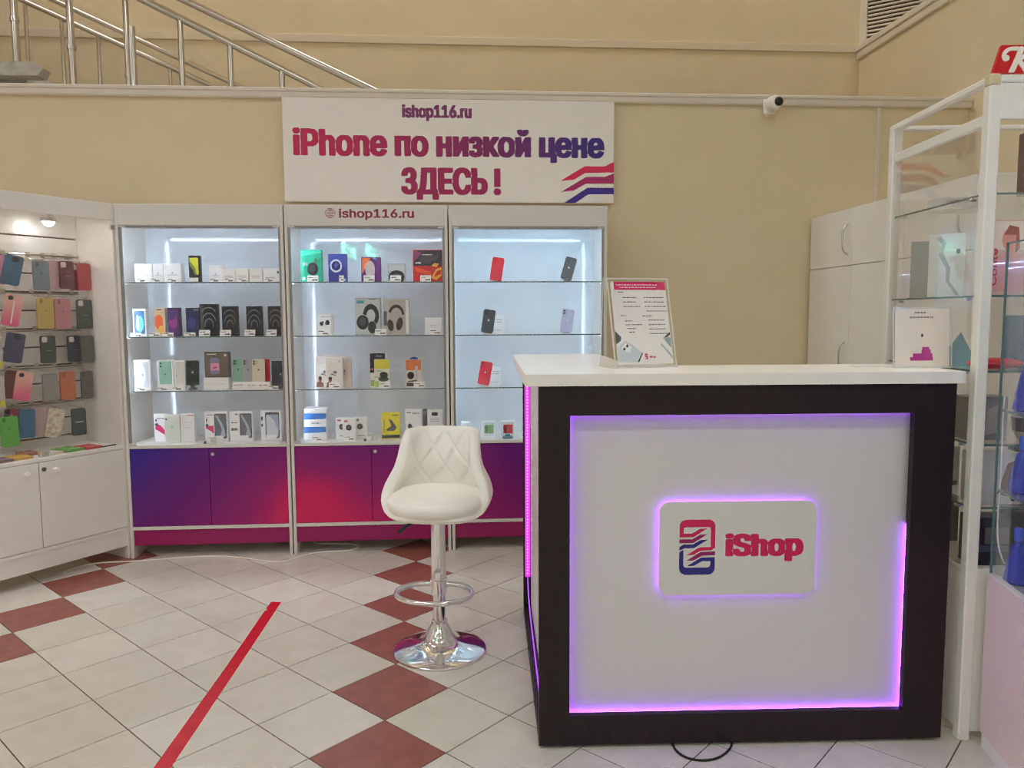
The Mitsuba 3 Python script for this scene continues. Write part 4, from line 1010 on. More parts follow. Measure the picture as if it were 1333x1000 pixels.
# ================================================================== service counter
use(frame((0.243, 2.31, 0), math.degrees(math.atan2(2.257 - 2.31, 1.531 - 0.243))))
CL, CD, CT = 1.289, 1.15, 1.155
k = CNT = thing('service_counter', 'dark framed service counter with a white top and purple backlit front', 'counter')
ou = (0.095, 1.161, 0.108, 1.063)
fr_poly = sbox(0, 0.012, CL, CT).difference(sbox(ou[0], ou[2], ou[1], ou[3]))
part(k, 'front_frame', plate(fr_poly, 0.022, 0.022), WENGE, label='dark brown wood grain frame')
part(k, 'front_panel', bx(0.022, CL - 0.018, 0.048, 0.064, 0.03, CT - 0.003), PURPLEWASH, label='white recessed front panel')
part(k, 'foot', cat(*[cyl(0.018, 0.012, (x_, y_, 0.006), 'z', 16) for x_ in (0.08, 0.76, 1.2) for y_ in (0.034, 0.30)]), BLACK)


def inward_strip(x0, x1, z0, z1, y0, y1):
    """Emitting faces along the four inner edges of an opening, looking into it."""
    v, f = [], []
    for a, b, n in (((x0, z0), (x1, z0), (0, 1)), ((x1, z0), (x1, z0 + 0.62 * (z1 - z0)), (-1, 0)), ((x1, z1), (x0, z1), (0, -1)), ((x0, z1), (x0, z0), (1, 0))):
        i = len(v)
        v += [[a[0], y0, a[1]], [b[0], y0, b[1]], [b[0], y1, b[1]], [a[0], y1, a[1]]]
        t = np.cross(np.array(v[i + 1]) - v[i], np.array(v[i + 2]) - v[i])
        f += [[i, i + 1, i + 2], [i, i + 2, i + 3]] if t @ np.array([n[0], 0, n[1]]) > 0 else [[i, i + 2, i + 1], [i, i + 3, i + 2]]
    return trimesh.Trimesh(v, f, process=False)


e_ = 0.012
part(k, 'light_strip', inward_strip(ou[0] - e_, ou[1] + e_, ou[2] - e_, ou[3] + e_, 0.033, 0.047), LEDBODY, emission=PURPLE_LED, label='purple LED strip around the recessed panel')
spacer = sbox(ou[0] - e_ - 0.012, ou[2] - e_ - 0.012, ou[1] + e_ + 0.012, ou[3] + e_ + 0.012).difference(sbox(ou[0] - e_ - 0.0004, ou[2] - e_ - 0.0004, ou[1] + e_ + 0.0004, ou[3] + e_ + 0.0004))
part(k, 'strip_holder', plate(spacer, 0.026, 0.048), WENGE)
# carcass: front run, left wing, right end
part(k, 'carcass', cat(bx(0.035, CL, 0.064, 0.072, 0.02, CT), bx(CL - 0.018, CL, 0.022, 0.36, 0.0, CT), bx(0.06, CL - 0.018, 0.34, 0.356, 0.02, CT), bx(0.36, 0.376, 0.36, CD, 0.02, CT), bx(0.05, 0.36, CD - 0.016, CD, 0.02, CT)), LAMINATE)
# left side: recessed panel between the rails, LED strip on the rear post
part(k, 'side_panel', bx(0.032, 0.050, 0.072, CD - 0.05, 0.02, CT - 0.002), LAMINATE, label='white recessed side panel')
part(k, 'side_frame', cat(bx(0.0, 0.032, CD - 0.055, CD, 0.0, CT), bx(0.0, 0.032, 0.022, 0.034, 0.0, CT), bx(0.0, 0.032, 0.034, CD - 0.055, 0.0, 0.045)), WENGE)


def led_row(x, y, z0, z1, n, nrm=(0, -1)):
    v, f = [], []
    for q in range(n):
        zc = z0 + (z1 - z0) * (q + 0.5) / n
        i = len(v)
        s_ = 0.0042
        v += [[x - s_, y, zc - s_], [x + s_, y, zc - s_], [x + s_, y, zc + s_], [x - s_, y, zc + s_]]
        f += [[i, i + 1, i + 2], [i, i + 2, i + 3]]
    return trimesh.Trimesh(v, f, process=False)


sp = part(k, 'side_light_strip', bx(0.006, 0.030, CD - 0.0575, CD - 0.055, 0.18, 1.115), col(60, 30, 70, 0.4), emission=PINK_LED, label='pink purple LED strip on the side')
part(sp, 'diode', led_row(0.018, CD - 0.0580, 0.19, 1.11, 66), LEDBODY, emission=tuple(1.7 * c for c in PINK_LED))
band = curve([(0.018, CD - 0.06, 0.18), (0.016, 0.95, 0.12), (0.018, 0.75, 0.075), (0.018, 0.40, 0.052), (0.018, 0.10, 0.05)], 30)
part(k, 'side_light_strip', tube(band, 0.003, 8), col(60, 30, 70, 0.4), smooth=True, emission=(0.35, 0.07, 0.8), label='loose purple LED strip along the bottom of the side')

# worktop: front run and left wing, one continuous slab
topp = unary_union([sbox(-0.042, -0.014, CL + 0.024, 0.36), sbox(-0.042, -0.014, 0.345, CD + 0.03)])
topp = topp.buffer(0.05).buffer(-0.05).buffer(-0.012).buffer(0.012)
inner = Polygon([(0.33, 0.34), (0.46, 0.34), (0.345, 0.46)])
topp = unary_union([topp, inner])
wt = extr(topp.simplify(0.0008), 0.036)
wt.apply_translation((0, 0, CT - 0.0005))
part(k, 'worktop', wt, mat('worktop', principled(lin((234, 228, 222)), 0.25)), label='white worktop')

# logo board standing off the front panel
pl = (0.380, 0.484, 0.877, 0.784)
lb = part(k, 'logo_board', plate(rrect(*pl, 0.032, 8), 0.006, 0.034), mat('logo_plate', principled(lin((206, 202, 197)), 0.35)), label='white rounded logo board')


def outward_ring(x0, z0, x1, z1, y0, y1, r):
    c = np.array(rrect(x0, z0, x1, z1, r, 6).exterior.coords)[:-1]
    n = len(c)
    v = [[*p[:1], y0, p[1]] for p in c] + [[*p[:1], y1, p[1]] for p in c]
    f = []
    for i in range(n):
        j = (i + 1) % n
        f += [[i, j, n + j], [i, n + j, n + i]]
    m = trimesh.Trimesh(v, f, process=False)
    ctr = np.array([(x0 + x1) / 2, (y0 + y1) / 2, (z0 + z1) / 2])
    if ((m.triangles_center - ctr) * m.face_normals).sum() < 0:
        m.invert()
    return m


part(lb, 'light_strip', outward_ring(pl[0] + 0.005, pl[1] + 0.005, pl[2] - 0.005, pl[3] - 0.005, 0.036, 0.0475, 0.028), LEDBODY, emission=tuple(0.8 * c for c in PURPLE_LED), label='purple LED strip behind the logo board')
part(lb, 'spacer', plate(rrect(pl[0] + 0.0055, pl[1] + 0.0055, pl[2] - 0.0055, pl[3] - 0.0055, 0.0275), 0.013, 0.048), LAMINATE)


def logo_xy(p):
    return (pl[0] + (p[0] - 120) / 1080 * (pl[2] - pl[0]), pl[3] - (p[1] - 95) / 635 * (pl[3] - pl[1]))


def LP(pts):
    return Polygon([logo_xy(p) for p in pts])


def lring(y_lo, y_hi):
    c0, c1 = logo_xy((257, 588)), logo_xy((502, 214))
    i0, i1 = logo_xy((285, 540)), logo_xy((472, 264))
    ring = rrect(c0[0], c0[1], c1[0], c1[1], 0.021).difference(rrect(i0[0], i0[1], i1[0], i1[1], 0.010))
    return ring


ring = lring(0, 0)
CR, VI, IN_ = (196, 26, 84), (138, 26, 92), (34, 30, 116)
magenta = unary_union([ring.intersection(LP([(250, 205), (510, 205), (510, 378), (470, 396), (470, 330), (250, 330)])).difference(LP([(287, 266), (470, 266), (470, 320), (287, 312)])),
                       LP([(257, 308), (342, 308), (395, 277), (446, 273), (352, 332), (257, 332)]),
                       LP([(308, 453), (395, 402), (470, 400), (502, 380), (502, 404), (476, 422), (405, 424), (352, 453)])])
violet = unary_union([LP([(257, 346), (345, 346), (398, 316), (447, 313), (352, 372), (257, 372)]), LP([(308, 491), (402, 434), (502, 430), (502, 456), (412, 459), (354, 490)])])
indigo = unary_union([LP([(257, 400), (285, 382), (350, 382), (402, 353), (450, 350), (356, 406), (292, 406), (257, 422)]), LP([(313, 528), (408, 472), (502, 470), (502, 496), (412, 496), (358, 527)]),
                      ring.intersection(LP([(250, 436), (287, 418), (287, 500), (470, 480), (510, 480), (510, 600), (250, 600)]))])
for c_, pg in ((CR, magenta), (VI, violet), (IN_, indigo)):
    part(lb, 'emblem', plate(pg, 0.0012, 0.028), col(*c_, 0.4))
part(lb, 'lettering', plate(text_poly('iShop', 0.588, 0.838, 0.611, 0.068, 0.0062), 0.0012, 0.028), col(*CR, 0.4), label='crimson lettering iShop')

use(WORLD)
k = thing('power_cable', 'black cable looping out from under the service counter', 'cable')
part(k, 'cable', tube(curve([(0.69, 2.36, 0.004), (0.668, 2.29, 0.004), (0.690, 2.225, 0.004), (0.751, 2.205, 0.004), (0.827, 2.245, 0.004), (0.862, 2.30, 0.004), (0.86, 2.36, 0.004)], 40), 0.0035, 8), RUBBER, smooth=True)
k = thing('power_cable', 'thin white cable lying on the floor in front of the cabinets', 'cable')
part(k, 'cable', tube(curve([(-2.12, 4.18, 0.003), (-2.00, 4.33, 0.003), (-1.841, 4.344, 0.003), (-1.481, 4.40, 0.003), (-1.305, 4.381, 0.003), (-1.113, 4.296, 0.003), (-0.98, 4.27, 0.003), (-0.90, 4.36, 0.003), (-0.78, 4.43, 0.003), (-0.64, 4.45, 0.003), (-0.60, 4.52, 0.003), (-0.70, 4.58, 0.003), (-0.85, 4.60, 0.003), (-0.90, 4.70, 0.003)], 120) + np.array([0, 0, 0.0018]), 0.0045, 8), col(232, 226, 216, 0.5), smooth=True)

# ================================================================== stands and sheets on the counter
TOPZ = CT - 0.0005 + 0.036
M = frame((0.632, 2.545, TOPZ + 0.004), 12)
Lm = np.eye(4)
Lm[:3, :3] = trimesh.transformations.rotation_matrix(math.radians(-15), (1, 0, 0))[:3, :3]
use(M @ Lm)
k = thing('price_stand', 'tall clear acrylic stand with a magenta headed price sheet on the counter', 'stand')
w, h = 0.228, 0.308
part(k, 'front_sheet', trimesh.Trimesh([[-w / 2, -0.002, 0], [w / 2, -0.002, 0], [w / 2, -0.002, h], [-w / 2, -0.002, h]], [[0, 1, 2], [0, 2, 3]], process=False), ACRYLIC, label='clear acrylic sheet')
part(k, 'edge', plate(sbox(-w / 2, 0, w / 2, h).difference(sbox(-w / 2 + 0.004, 0.004, w / 2 - 0.004, h - 0.004)), 0.004, 0.002), ACRYLICEDGE)
pw, ph = 0.204, 0.288
ps = part(k, 'paper', bx(-pw / 2, pw / 2, 0.0005, 0.0012, 0.008, 0.008 + ph), col(232, 226, 224, 0.6), label='white price sheet')
PX = lambda a, b, c, d: sbox(-pw / 2 + a * pw, 0.008 + b * ph, -pw / 2 + c * pw, 0.008 + d * ph)
PP = lambda pts: Polygon([(-pw / 2 + a * pw, 0.008 + b * ph) for a, b in pts])
prints = [((214, 32, 104), PX(0.06, 0.90, 1.0, 1.0))]


def lines(rows, r):
    out = []
    for (a, c, b) in rows:
        x = a
        while x < c:
            ww = r.uniform(0.02, 0.06)
            out.append(PX(x, b, min(x + ww, c), b + 0.012))
            x += ww + 0.012
    return unary_union(out)


rr = random.Random(3)
prints.append(((238, 206, 222), lines([(0.10, 0.85, 0.955), (0.16, 0.82, 0.925)], rr)))
prints.append(((122, 112, 116), lines([(0.12, 0.22, 0.865), (0.2, 0.45, 0.80), (0.2, 0.45, 0.745), (0.2, 0.50, 0.69), (0.58, 0.95, 0.80), (0.58, 0.95, 0.745), (0.58, 0.97, 0.69), (0.6, 0.98, 0.635), (0.12, 0.24, 0.58), (0.52, 0.70, 0.575), (0.2, 0.34, 0.515), (0.2, 0.5, 0.47), (0.22, 0.38, 0.425), (0.25, 0.36, 0.38), (0.62, 0.92, 0.525), (0.62, 0.92, 0.47), (0.62, 0.92, 0.415), (0.62, 0.95, 0.36)], rr)))
prints.append(((58, 84, 92), PP([(0.0, 0.40), (0.1, 0.33), (0.09, 0.29), (0.0, 0.24)])))
prints.append(((198, 206, 214), PP([(0.01, 0.03), (0.01, 0.2), (0.16, 0.285), (0.26, 0.25), (0.46, 0.13), (0.36, 0.03)])))
prints.append(((226, 230, 234), PP([(0.08, 0.18), (0.16, 0.26), (0.27, 0.21), (0.22, 0.14)])))
prints.append(((40, 40, 48), unary_union([PP([(0.11, 0.19), (0.145, 0.205), (0.16, 0.18), (0.125, 0.165)]), PP([(0.165, 0.225), (0.2, 0.24), (0.215, 0.215), (0.18, 0.2)]), PP([(0.86, 0.31), (0.99, 0.385), (0.99, 0.35), (0.94, 0.33)]), PP([(0.44, 0.13), (0.47, 0.145), (0.38, 0.03), (0.35, 0.03)])])))
prints.append(((148, 170, 176), PP([(0.87, 0.30), (0.94, 0.335), (0.99, 0.31), (0.99, 0.19), (0.93, 0.24)])))
prints.append(((176, 182, 190), PP([(0.80, 0.23), (0.99, 0.06), (0.99, 0.10), (0.82, 0.25)])))
prints.append(((200, 40, 110), unary_union([PX(0.49, 0.085, 0.545, 0.10), PX(0.49, 0.06, 0.545, 0.072), PX(0.49, 0.11, 0.545, 0.125), PX(0.49, 0.097, 0.507, 0.115), PX(0.528, 0.068, 0.545, 0.09), affinity.translate(text_poly('iShop', 0.0, 0.024, 0.0, 0.0065), -pw / 2 + 0.575 * pw, 0.008 + 0.075 * ph)])))
for q, (c_, pg) in enumerate(prints):
    part(ps, 'print', plate(pg, 0.0002 + 0.00012 * q, 0.0005), col(*c_, 0.5))
use(M)
part(k, 'base', bx(-w / 2 - 0.008, w / 2, -0.008, 0.125, -0.004, -0.001, 0.001), ACRYLICEDGE)
part(k, 'rear_sheet', T(bx(-w / 2 - 0.004, w / 2 - 0.06, 0, 0.002, 0, 0.300), (0, 0.115, -0.001), rx=4), ACRYLIC)
part(k, 'rear_edge', T(cat(bx(-w / 2 - 0.004, w / 2 - 0.06, -0.0005, 0.0025, 0.297, 0.301), bx(-w / 2 - 0.006, -w / 2 - 0.004, -0.0005, 0.0025, 0, 0.301)), (0, 0.115, -0.001), rx=4), ACRYLICEDGE)
M = frame((1.512, 2.41, TOPZ + 0.003), -4)
Lm[:3, :3] = trimesh.transformations.rotation_matrix(math.radians(-4), (1, 0, 0))[:3, :3]
use(M @ Lm)
k = thing('leaflet_stand', 'small acrylic stand with a white sheet showing magenta boxes at the right of the counter', 'stand')
w, h = 0.178, 0.190
part(k, 'front_sheet', trimesh.Trimesh([[-w / 2 - 0.006, -0.002, 0], [w / 2 + 0.008, -0.002, 0], [w / 2 + 0.008, -0.002, h + 0.005], [-w / 2 - 0.006, -0.002, h + 0.005]], [[0, 1, 2], [0, 2, 3]], process=False), ACRYLIC, label='clear acrylic sheet')
part(k, 'edge', plate(sbox(-w / 2 - 0.006, 0, w / 2 + 0.008, h + 0.005).difference(sbox(-w / 2 - 0.004, 0.002, w / 2 + 0.006, h + 0.002)), 0.004, 0.003), ACRYLICEDGE)
ps = part(k, 'paper', bx(-w / 2, w / 2, 0.0005, 0.0012, 0.003, h), col(236, 224, 212, 0.6), label='cream white sheet')
PX = lambda a, b, c, d: sbox(-w / 2 + a * w, b * h, -w / 2 + c * w, d * h)
rr = random.Random(5)
part(ps, 'print', plate(unary_union([PX(0.28, 0.11, 0.70, 0.17), PX(0.33, 0.17, 0.69, 0.235), PX(0.49, 0.235, 0.66, 0.30), PX(0.50, 0.30, 0.63, 0.345)]), 0.0003, 0.0005), col(186, 42, 140, 0.5), label='magenta stacked boxes')


def lines2(rows):
    out = []
    for (a, c, b, t) in rows:
        x = a
        while x < c:
            ww = rr.uniform(0.02, 0.05)
            out.append(PX(x, b, min(x + ww, c), b + t))
            x += ww + 0.012
    return unary_union(out)


part(ps, 'print', plate(lines2([(0.36, 0.58, 0.92, 0.03), (0.27, 0.70, 0.84, 0.03)]), 0.0003, 0.0005), col(150, 136, 132, 0.5))
part(ps, 'print', plate(unary_union([ell(0.0, h * 0.545, 0.004, 0.005), PX(0.488, 0.50, 0.496, 0.55)]), 0.0003, 0.0005), col(60, 54, 60, 0.5))
use(M)
part(k, 'base', bx(-w / 2 - 0.006, w / 2 + 0.008, -0.006, 0.06, -0.003, -0.0005, 0.001), ACRYLICEDGE)
use(frame((1.375, 2.505, TOPZ + 0.0004), 10))
k = thing('paper_sheet', 'small white paper lying on the counter left of the leaflet stand', 'paper')
part(k, 'sheet', bx(-0.05, 0.045, -0.035, 0.035, 0, 0.0012), col(222, 218, 214, 0.4))

# ================================================================== bar stool
use(frame((-0.088, 3.06, 0), -9))
k = STOOL = thing('bar_stool', 'white quilted leatherette bar stool on a chrome pedestal left of the counter', 'bar stool')
part(k, 'base', lathe([(0, 0.0), (0.186, 0.0), (0.190, 0.004), (0.190, 0.009), (0.184, 0.014), (0.150, 0.022), (0.110, 0.031), (0.080, 0.043), (0.063, 0.058), (0.052, 0.080), (0.042, 0.102), (0.034, 0.115), (0.030, 0.122), (0, 0.122)], 72), CHROME, smooth=35)
part(k, 'lower_column', lathe([(0, 0.12), (0.031, 0.12), (0.031, 0.130), (0.0245, 0.134), (0.0245, 0.245), (0, 0.245)], 40), CHROME, smooth=35)
part(k, 'upper_column', lathe([(0, 0.238), (0.0285, 0.238), (0.0295, 0.242), (0.0295, 0.535), (0.045, 0.548), (0.045, 0.560), (0, 0.560)], 40), CHROME, smooth=35)
a = np.linspace(-0.5 * pi - 2.62, -0.5 * pi + 2.62, 44)
ring_pts = [(0.148 * math.cos(t), -0.105 + 0.118 * math.sin(t), 0.282) for t in a]
ring_pts = [(-0.026, 0.0, 0.282)] + ring_pts[2:-2] + [(0.026, 0.0, 0.282)]
part(k, 'footrest', tube(curve(ring_pts, 90), 0.0105, 12), CHROME, smooth=True)
part(k, 'footrest_clamp', lathe([(0.0296, 0.262), (0.034, 0.264), (0.034, 0.302), (0.0296, 0.304)], 32), CHROME, smooth=35)
part(k, 'lever', tube(curve([(-0.04, -0.02, 0.548), (-0.10, -0.035, 0.540), (-0.15, -0.05, 0.505)], 12), np.linspace(0.004, 0.0075, 12), 10), BLACK, smooth=True)


def smooth01(t):
    t = np.clip(t, 0, 1)
    return t * t * (3 - 2 * t)


def shell_mesh():
    N = 168
    phi = np.linspace(-pi, pi, N, endpoint=False)              # 0 = back (+y)
    back = smooth01((math.radians(126) - np.abs(phi)) / math.radians(64))
    H = 0.050 + 0.290 * back ** 1.1
    p = 3.1
    q_ = (np.abs(np.cos(phi)) ** p + np.abs(np.sin(phi)) ** p) ** (-1 / p)
    zk = [0.0, 0.008, 0.022, 0.050, 0.088, 0.128, 0.172, 0.207, 0.266, 0.34]
    rk = [0.095, 0.148, 0.180, 0.207, 0.218, 0.210, 0.189, 0.175, 0.166, 0.163]
    from scipy.interpolate import PchipInterpolator
    rz = PchipInterpolator(zk, rk)
    backness = smooth01((np.cos(phi) + 0.2) / 1.0)

    def point(z, inset, zz=None):
        r = (rz(np.minimum(z, 0.34)) - inset) * q_
        lean = 0.075 * np.clip((z - 0.05) / 0.29, 0, 1) ** 1.2 * backness
        # flatten the back a little so that it reads as a backrest
        return np.stack([r * np.sin(phi) * 1.0, r * np.cos(phi) * (1 - 0.04 * back) + lean, z if zz is None else zz], 1)

    rows = []
    t = 0.040
    rows.append(np.stack([0 * phi, 0 * phi, 0 * phi], 1))
    rows.append(np.stack([0.06 * np.sin(phi), 0.06 * np.cos(phi), 0 * phi], 1))
    for s in np.linspace(0, 1, 26):
        rows.append(point((H - t / 2) * s ** 1.25, 0.0))
    for a_ in np.linspace(0.25, pi - 0.25, 7):
        rows.append(point(H - t / 2, t / 2 * (1 - np.cos(a_)), H - t / 2 + t / 2 * np.sin(a_)))
    zmin = 0.044
    ins = []
    for s in np.linspace(0, 1, 44):
        z = np.maximum((H - t / 2) * (1 - s) + zmin * s, 0)
        P = point(z, t)
        # quilting: diamond seams pressed into the upholstery of the backrest
        u = phi * 0.165
        a1, b1 = u / 0.116 + z / 0.150 - 0.2, u / 0.116 - z / 0.150 + 0.2
        d = np.minimum(np.abs(a1 - np.round(a1)), np.abs(b1 - np.round(b1)))
        puff = (1 - np.exp(-(d / 0.06) ** 2)) - 1
        area = smooth01((math.radians(80) - np.abs(phi)) / 0.25) * smooth01((z - 0.085) / 0.02) * smooth01((H - 0.022 - z) / 0.012)
        nrm = np.stack([np.sin(phi), np.cos(phi), 0 * phi], 1)
        P = P - nrm * (0.005 * area + 0.0095 * puff * area)[:, None]
        rows.append(P)
    rows.append(np.stack([0.06 * np.sin(phi), 0.06 * np.cos(phi), 0 * phi + zmin], 1))
    rows.append(np.stack([0 * phi, 0 * phi, 0 * phi + zmin], 1))
    v = np.vstack(rows)
    f = []
    for r in range(len(rows) - 1):
        for c in range(N):
            d = (c + 1) % N
            f += [[r * N + c, r * N + d, (r + 1) * N + d], [r * N + c, (r + 1) * N + d, (r + 1) * N + c]]
    m = trimesh.Trimesh(v, f, process=False)
    m.merge_vertices()
    m.update_faces(m.nondegenerate_faces())
    if m.volume < 0:
        m.invert()
    return m


sm = shell_mesh()
sm.apply_translation((0, 0, 0.560))
part(k, 'seat_shell', sm, LEATHER, smooth=True, label='white bucket shell with a diamond quilted backrest')


def cushion_mesh():
    N, rows = 96, []
    phi = np.linspace(-pi, pi, N, endpoint=False)
    p = 2.5
    q_ = (np.abs(np.cos(phi)) ** p + np.abs(np.sin(phi)) ** p) ** (-1 / p)
    prof = [(0.0, 0.0), (0.150, 0.0), (0.176, 0.008), (0.192, 0.022), (0.198, 0.040), (0.194, 0.056), (0.180, 0.070), (0.155, 0.080), (0.11, 0.087), (0.06, 0.090), (0.0, 0.091)]
    for r, z in prof:
        rows.append(np.stack([r * q_ * np.sin(phi) * 0.97, r * q_ * np.cos(phi) - 0.020, np.full(N, z)], 1))
    v = np.vstack(rows)
    f = []
    for r in range(len(rows) - 1):
        for c in range(N):
            d = (c + 1) % N
            f += [[r * N + c, r * N + d, (r + 1) * N + d], [r * N + c, (r + 1) * N + d, (r + 1) * N + c]]
    m = trimesh.Trimesh(v, f, process=False)
    m.merge_vertices()
    m.update_faces(m.nondegenerate_faces())
    if m.volume < 0:
        m.invert()
    return m


cm = cushion_mesh()
cm.apply_translation((0, 0, 0.560 + 0.030))
part(k, 'seat_cushion', cm, LEATHER, smooth=True, label='smooth white seat cushion')

# ================================================================== red floor tape
use(WORLD)
tp = [(-0.908, 3.668), (-0.860, 3.660), (-0.872, 3.0), (-0.887, 2.298), (-0.925, 1.2), (-0.977, 1.2), (-0.939, 2.302), (-0.920, 3.0), (-0.912, 3.55), (-0.900, 3.565), (-0.914, 3.58)]
tm = extr(Polygon(tp), 0.0006)
tm.apply_translation((0, 0, 0.0001))
k = thing('floor_tape', 'strip of red adhesive tape running over the floor tiles', 'tape')
part(k, 'strip', tm, mat('tape', principled(mottled((206, 20, 36), (190, 14, 30), 40.0), 0.3)))

# ================================================================== white cupboard at the right wall
k = thing('cupboard', 'tall white cupboard with bow handles in the right rear corner', 'cupboard')
cx0, cx1, cy0, cy1, ch = 2.222, 2.66, 3.20, 4.78, 1.965
part(k, 'carcass', bx(cx0 + 0.018, cx1, cy0, cy1, 0.0, ch, 0.002), LAMINATE_GREY)
ys = [cy1 - 0.02 - 0.51 * q for q in range(4)]
for q in range(3):
    b, a = ys[q] - 0.0015, max(ys[q + 1] + 0.0015, cy0 + 0.002)
    for z0, z1, hz in ((0.06, 1.638, 1.12), (1.642, ch - 0.004, 1.79)):
        d_ = part(k, 'door', bx(cx0, cx0 + 0.018, a, b, z0, z1, 0.0012), LAMINATE_GREY)
        yh = a + 0.045
        part(d_, 'handle', tube(curve([(cx0 + 0.0005, yh, hz - 0.085), (cx0 - 0.024, yh, hz - 0.065), (cx0 - 0.032, yh, hz), (cx0 - 0.024, yh, hz + 0.065), (cx0 + 0.0005, yh, hz + 0.085)], 24), 0.0055, 8), ALU, smooth=True, label='bow shaped metal handle')

# ================================================================== tall glass showcase on the right
AANG = math.degrees(math.atan2(-0.056, 0.637))
use(frame((1.587, 2.252, 0), AANG))          # origin: foot of the front left post; x along the front, y into the depth
k = SC = thing('glass_showcase', 'tall white framed glass showcase at the right behind the counter', 'showcase')
AW, AD, AH, AG = 0.90, 0.64, 2.074, 1.965
pr = 0.037
for (x_, y_) in ((0, 0), (0, AD - pr), (AW - pr, 0), (AW - pr, AD - pr)):
    part(k, 'post', bx(x_, x_ + pr, y_, y_ + pr, 0.0, AH - 0.02, 0.004), FRAMEWHITE)
part(k, 'top_rail', bx(0.0, 0.026, 0.0, AD, AH - 0.024, AH, 0.005), FRAMEWHITE)
part(k, 'top_rail', bx(AW - 0.026, AW, 0.0, AD, AH - 0.024, AH, 0.005), FRAMEWHITE)
part(k, 'top_rail', bx(0.026, AW - 0.026, AD - 0.026, AD, AH - 0.020, AH - 0.002, 0.004), FRAMEWHITE)
part(k, 'top_rail', bx(0.026, AW - 0.026, 0, 0.026, AH - 0.022, AH, 0.004), FRAMEWHITE)
part(k, 'corner_joint', bx(-0.003, 0.032, -0.003, 0.030, AH - 0.032, AH + 0.003, 0.004), col(206, 192, 158, 0.3), label='yellowish corner joint')
part(k, 'glass_rail', bx(0.003, 0.018, pr, AD - pr, AG - 0.034, AG, 0.003), FRAMEWHITE)
part(k, 'header', bx(pr, AW - pr, 0.002, 0.014, AG - 0.02, AH - 0.024, 0.002), FRAMEWHITE)
part(k, 'base_side', bx(0.004, 0.020, pr, AD - pr, 0.03, 0.56, 0.002), LAMINATE_GREY)
part(k, 'base_front', bx(pr, AW - pr, 0.004, 0.020, 0.03, 0.566, 0.002), LAMINATE_GREY)
part(k, 'base_deck', bx(0.020, AW - 0.02, 0.020, AD - 0.02, 0.545, 0.562), LAMINATE_GREY)
part(k, 'back_panel', bx(pr, AW - pr, AD - 0.012, AD - 0.004, 0.04, AG - 0.04), col(206, 206, 202, 0.4)) if False else None
quad = lambda a, b, c, d: trimesh.Trimesh([a, b, c, d], [[0, 1, 2], [0, 2, 3]], process=False)
part(k, 'side_glass', quad((0.010, pr, 0.562), (0.010, AD - pr, 0.562), (0.010, AD - pr, AG - 0.03), (0.010, pr, AG - 0.03)), GLASS, label='clear glass side')
part(k, 'front_glass', quad((pr, 0.009, 0.566), (AW - pr, 0.009, 0.566), (AW - pr, 0.009, AG - 0.02), (pr, 0.009, AG - 0.02)), GLASS, label='clear glass front')
part(k, 'rear_glass', quad((pr, AD - 0.010, 0.562), (AW - pr, AD - 0.010, 0.562), (AW - pr, AD - 0.010, AG - 0.03), (pr, AD - 0.010, AG - 0.03)), GLASS, label='clear glass rear')
ASH = (1.732, 1.423, 1.190, 0.960, 0.760)
for zz in ASH:
    s_ = part(k, 'glass_shelf', quad((0.018, 0.022, zz), (AW - 0.018, 0.022, zz), (AW - 0.018, AD - 0.022, zz), (0.018, AD - 0.022, zz)), GLASS, label='clear glass shelf')
    part(s_, 'edge', cat(bx(0.0165, 0.0185, 0.022, AD - 0.022, zz - 0.006, zz + 0.0003), bx(0.018, AW - 0.018, 0.019, 0.022, zz - 0.006, zz + 0.0003)), GLASSEDGE)
    part(k, 'shelf_clip', cat(*[bx(0.0105, 0.030, yy - 0.008, yy + 0.008, zz - 0.016, zz - 0.0062, 0.002) for yy in (0.10, AD - 0.10)]), CHROME)


def sg(name, label, category, cx, cy, z, w, d, h, rgb, prints=(), yaw=0):
    return goods(name, label, category, cx, z, w, d, h, rgb, prints, y=cy, yaw=yaw)


# sign on top
kk = thing('red_sign', 'red slanted sign with a white script letter К on top of the glass showcase', 'sign')
part(kk, 'board', plate(Polygon([(0.006, AH + 0.004), (0.030, AH + 0.085), (0.62, AH + 0.085), (0.60, AH + 0.004)]), 0.012, 0.016), col(196, 22, 34, 0.3))
kz = AH + 0.0065
stroke = lambda pts, w_: LineString(curve(pts, 30)).buffer(w_, quad_segs=6)
Kp = unary_union([stroke([(0.060, kz), (0.073, kz + 0.030), (0.086, kz + 0.066)], 0.0075), stroke([(0.041, kz + 0.036), (0.036, kz + 0.046), (0.042, kz + 0.060), (0.060, kz + 0.067), (0.086, kz + 0.066)], 0.0055), ell(0.043, kz + 0.040, 0.009, 0.009),
                  stroke([(0.076, kz + 0.034), (0.100, kz + 0.050), (0.112, kz + 0.068)], 0.006), stroke([(0.078, kz + 0.036), (0.092, kz + 0.020), (0.104, kz + 0.003)], 0.007)])
Kp = Kp.intersection(sbox(0, AH + 0.0055, 1, AH + 0.083))
part(kk, 'letter', plate(Kp, 0.004, 0.004), col(236, 230, 222, 0.35), label='white script letter К')

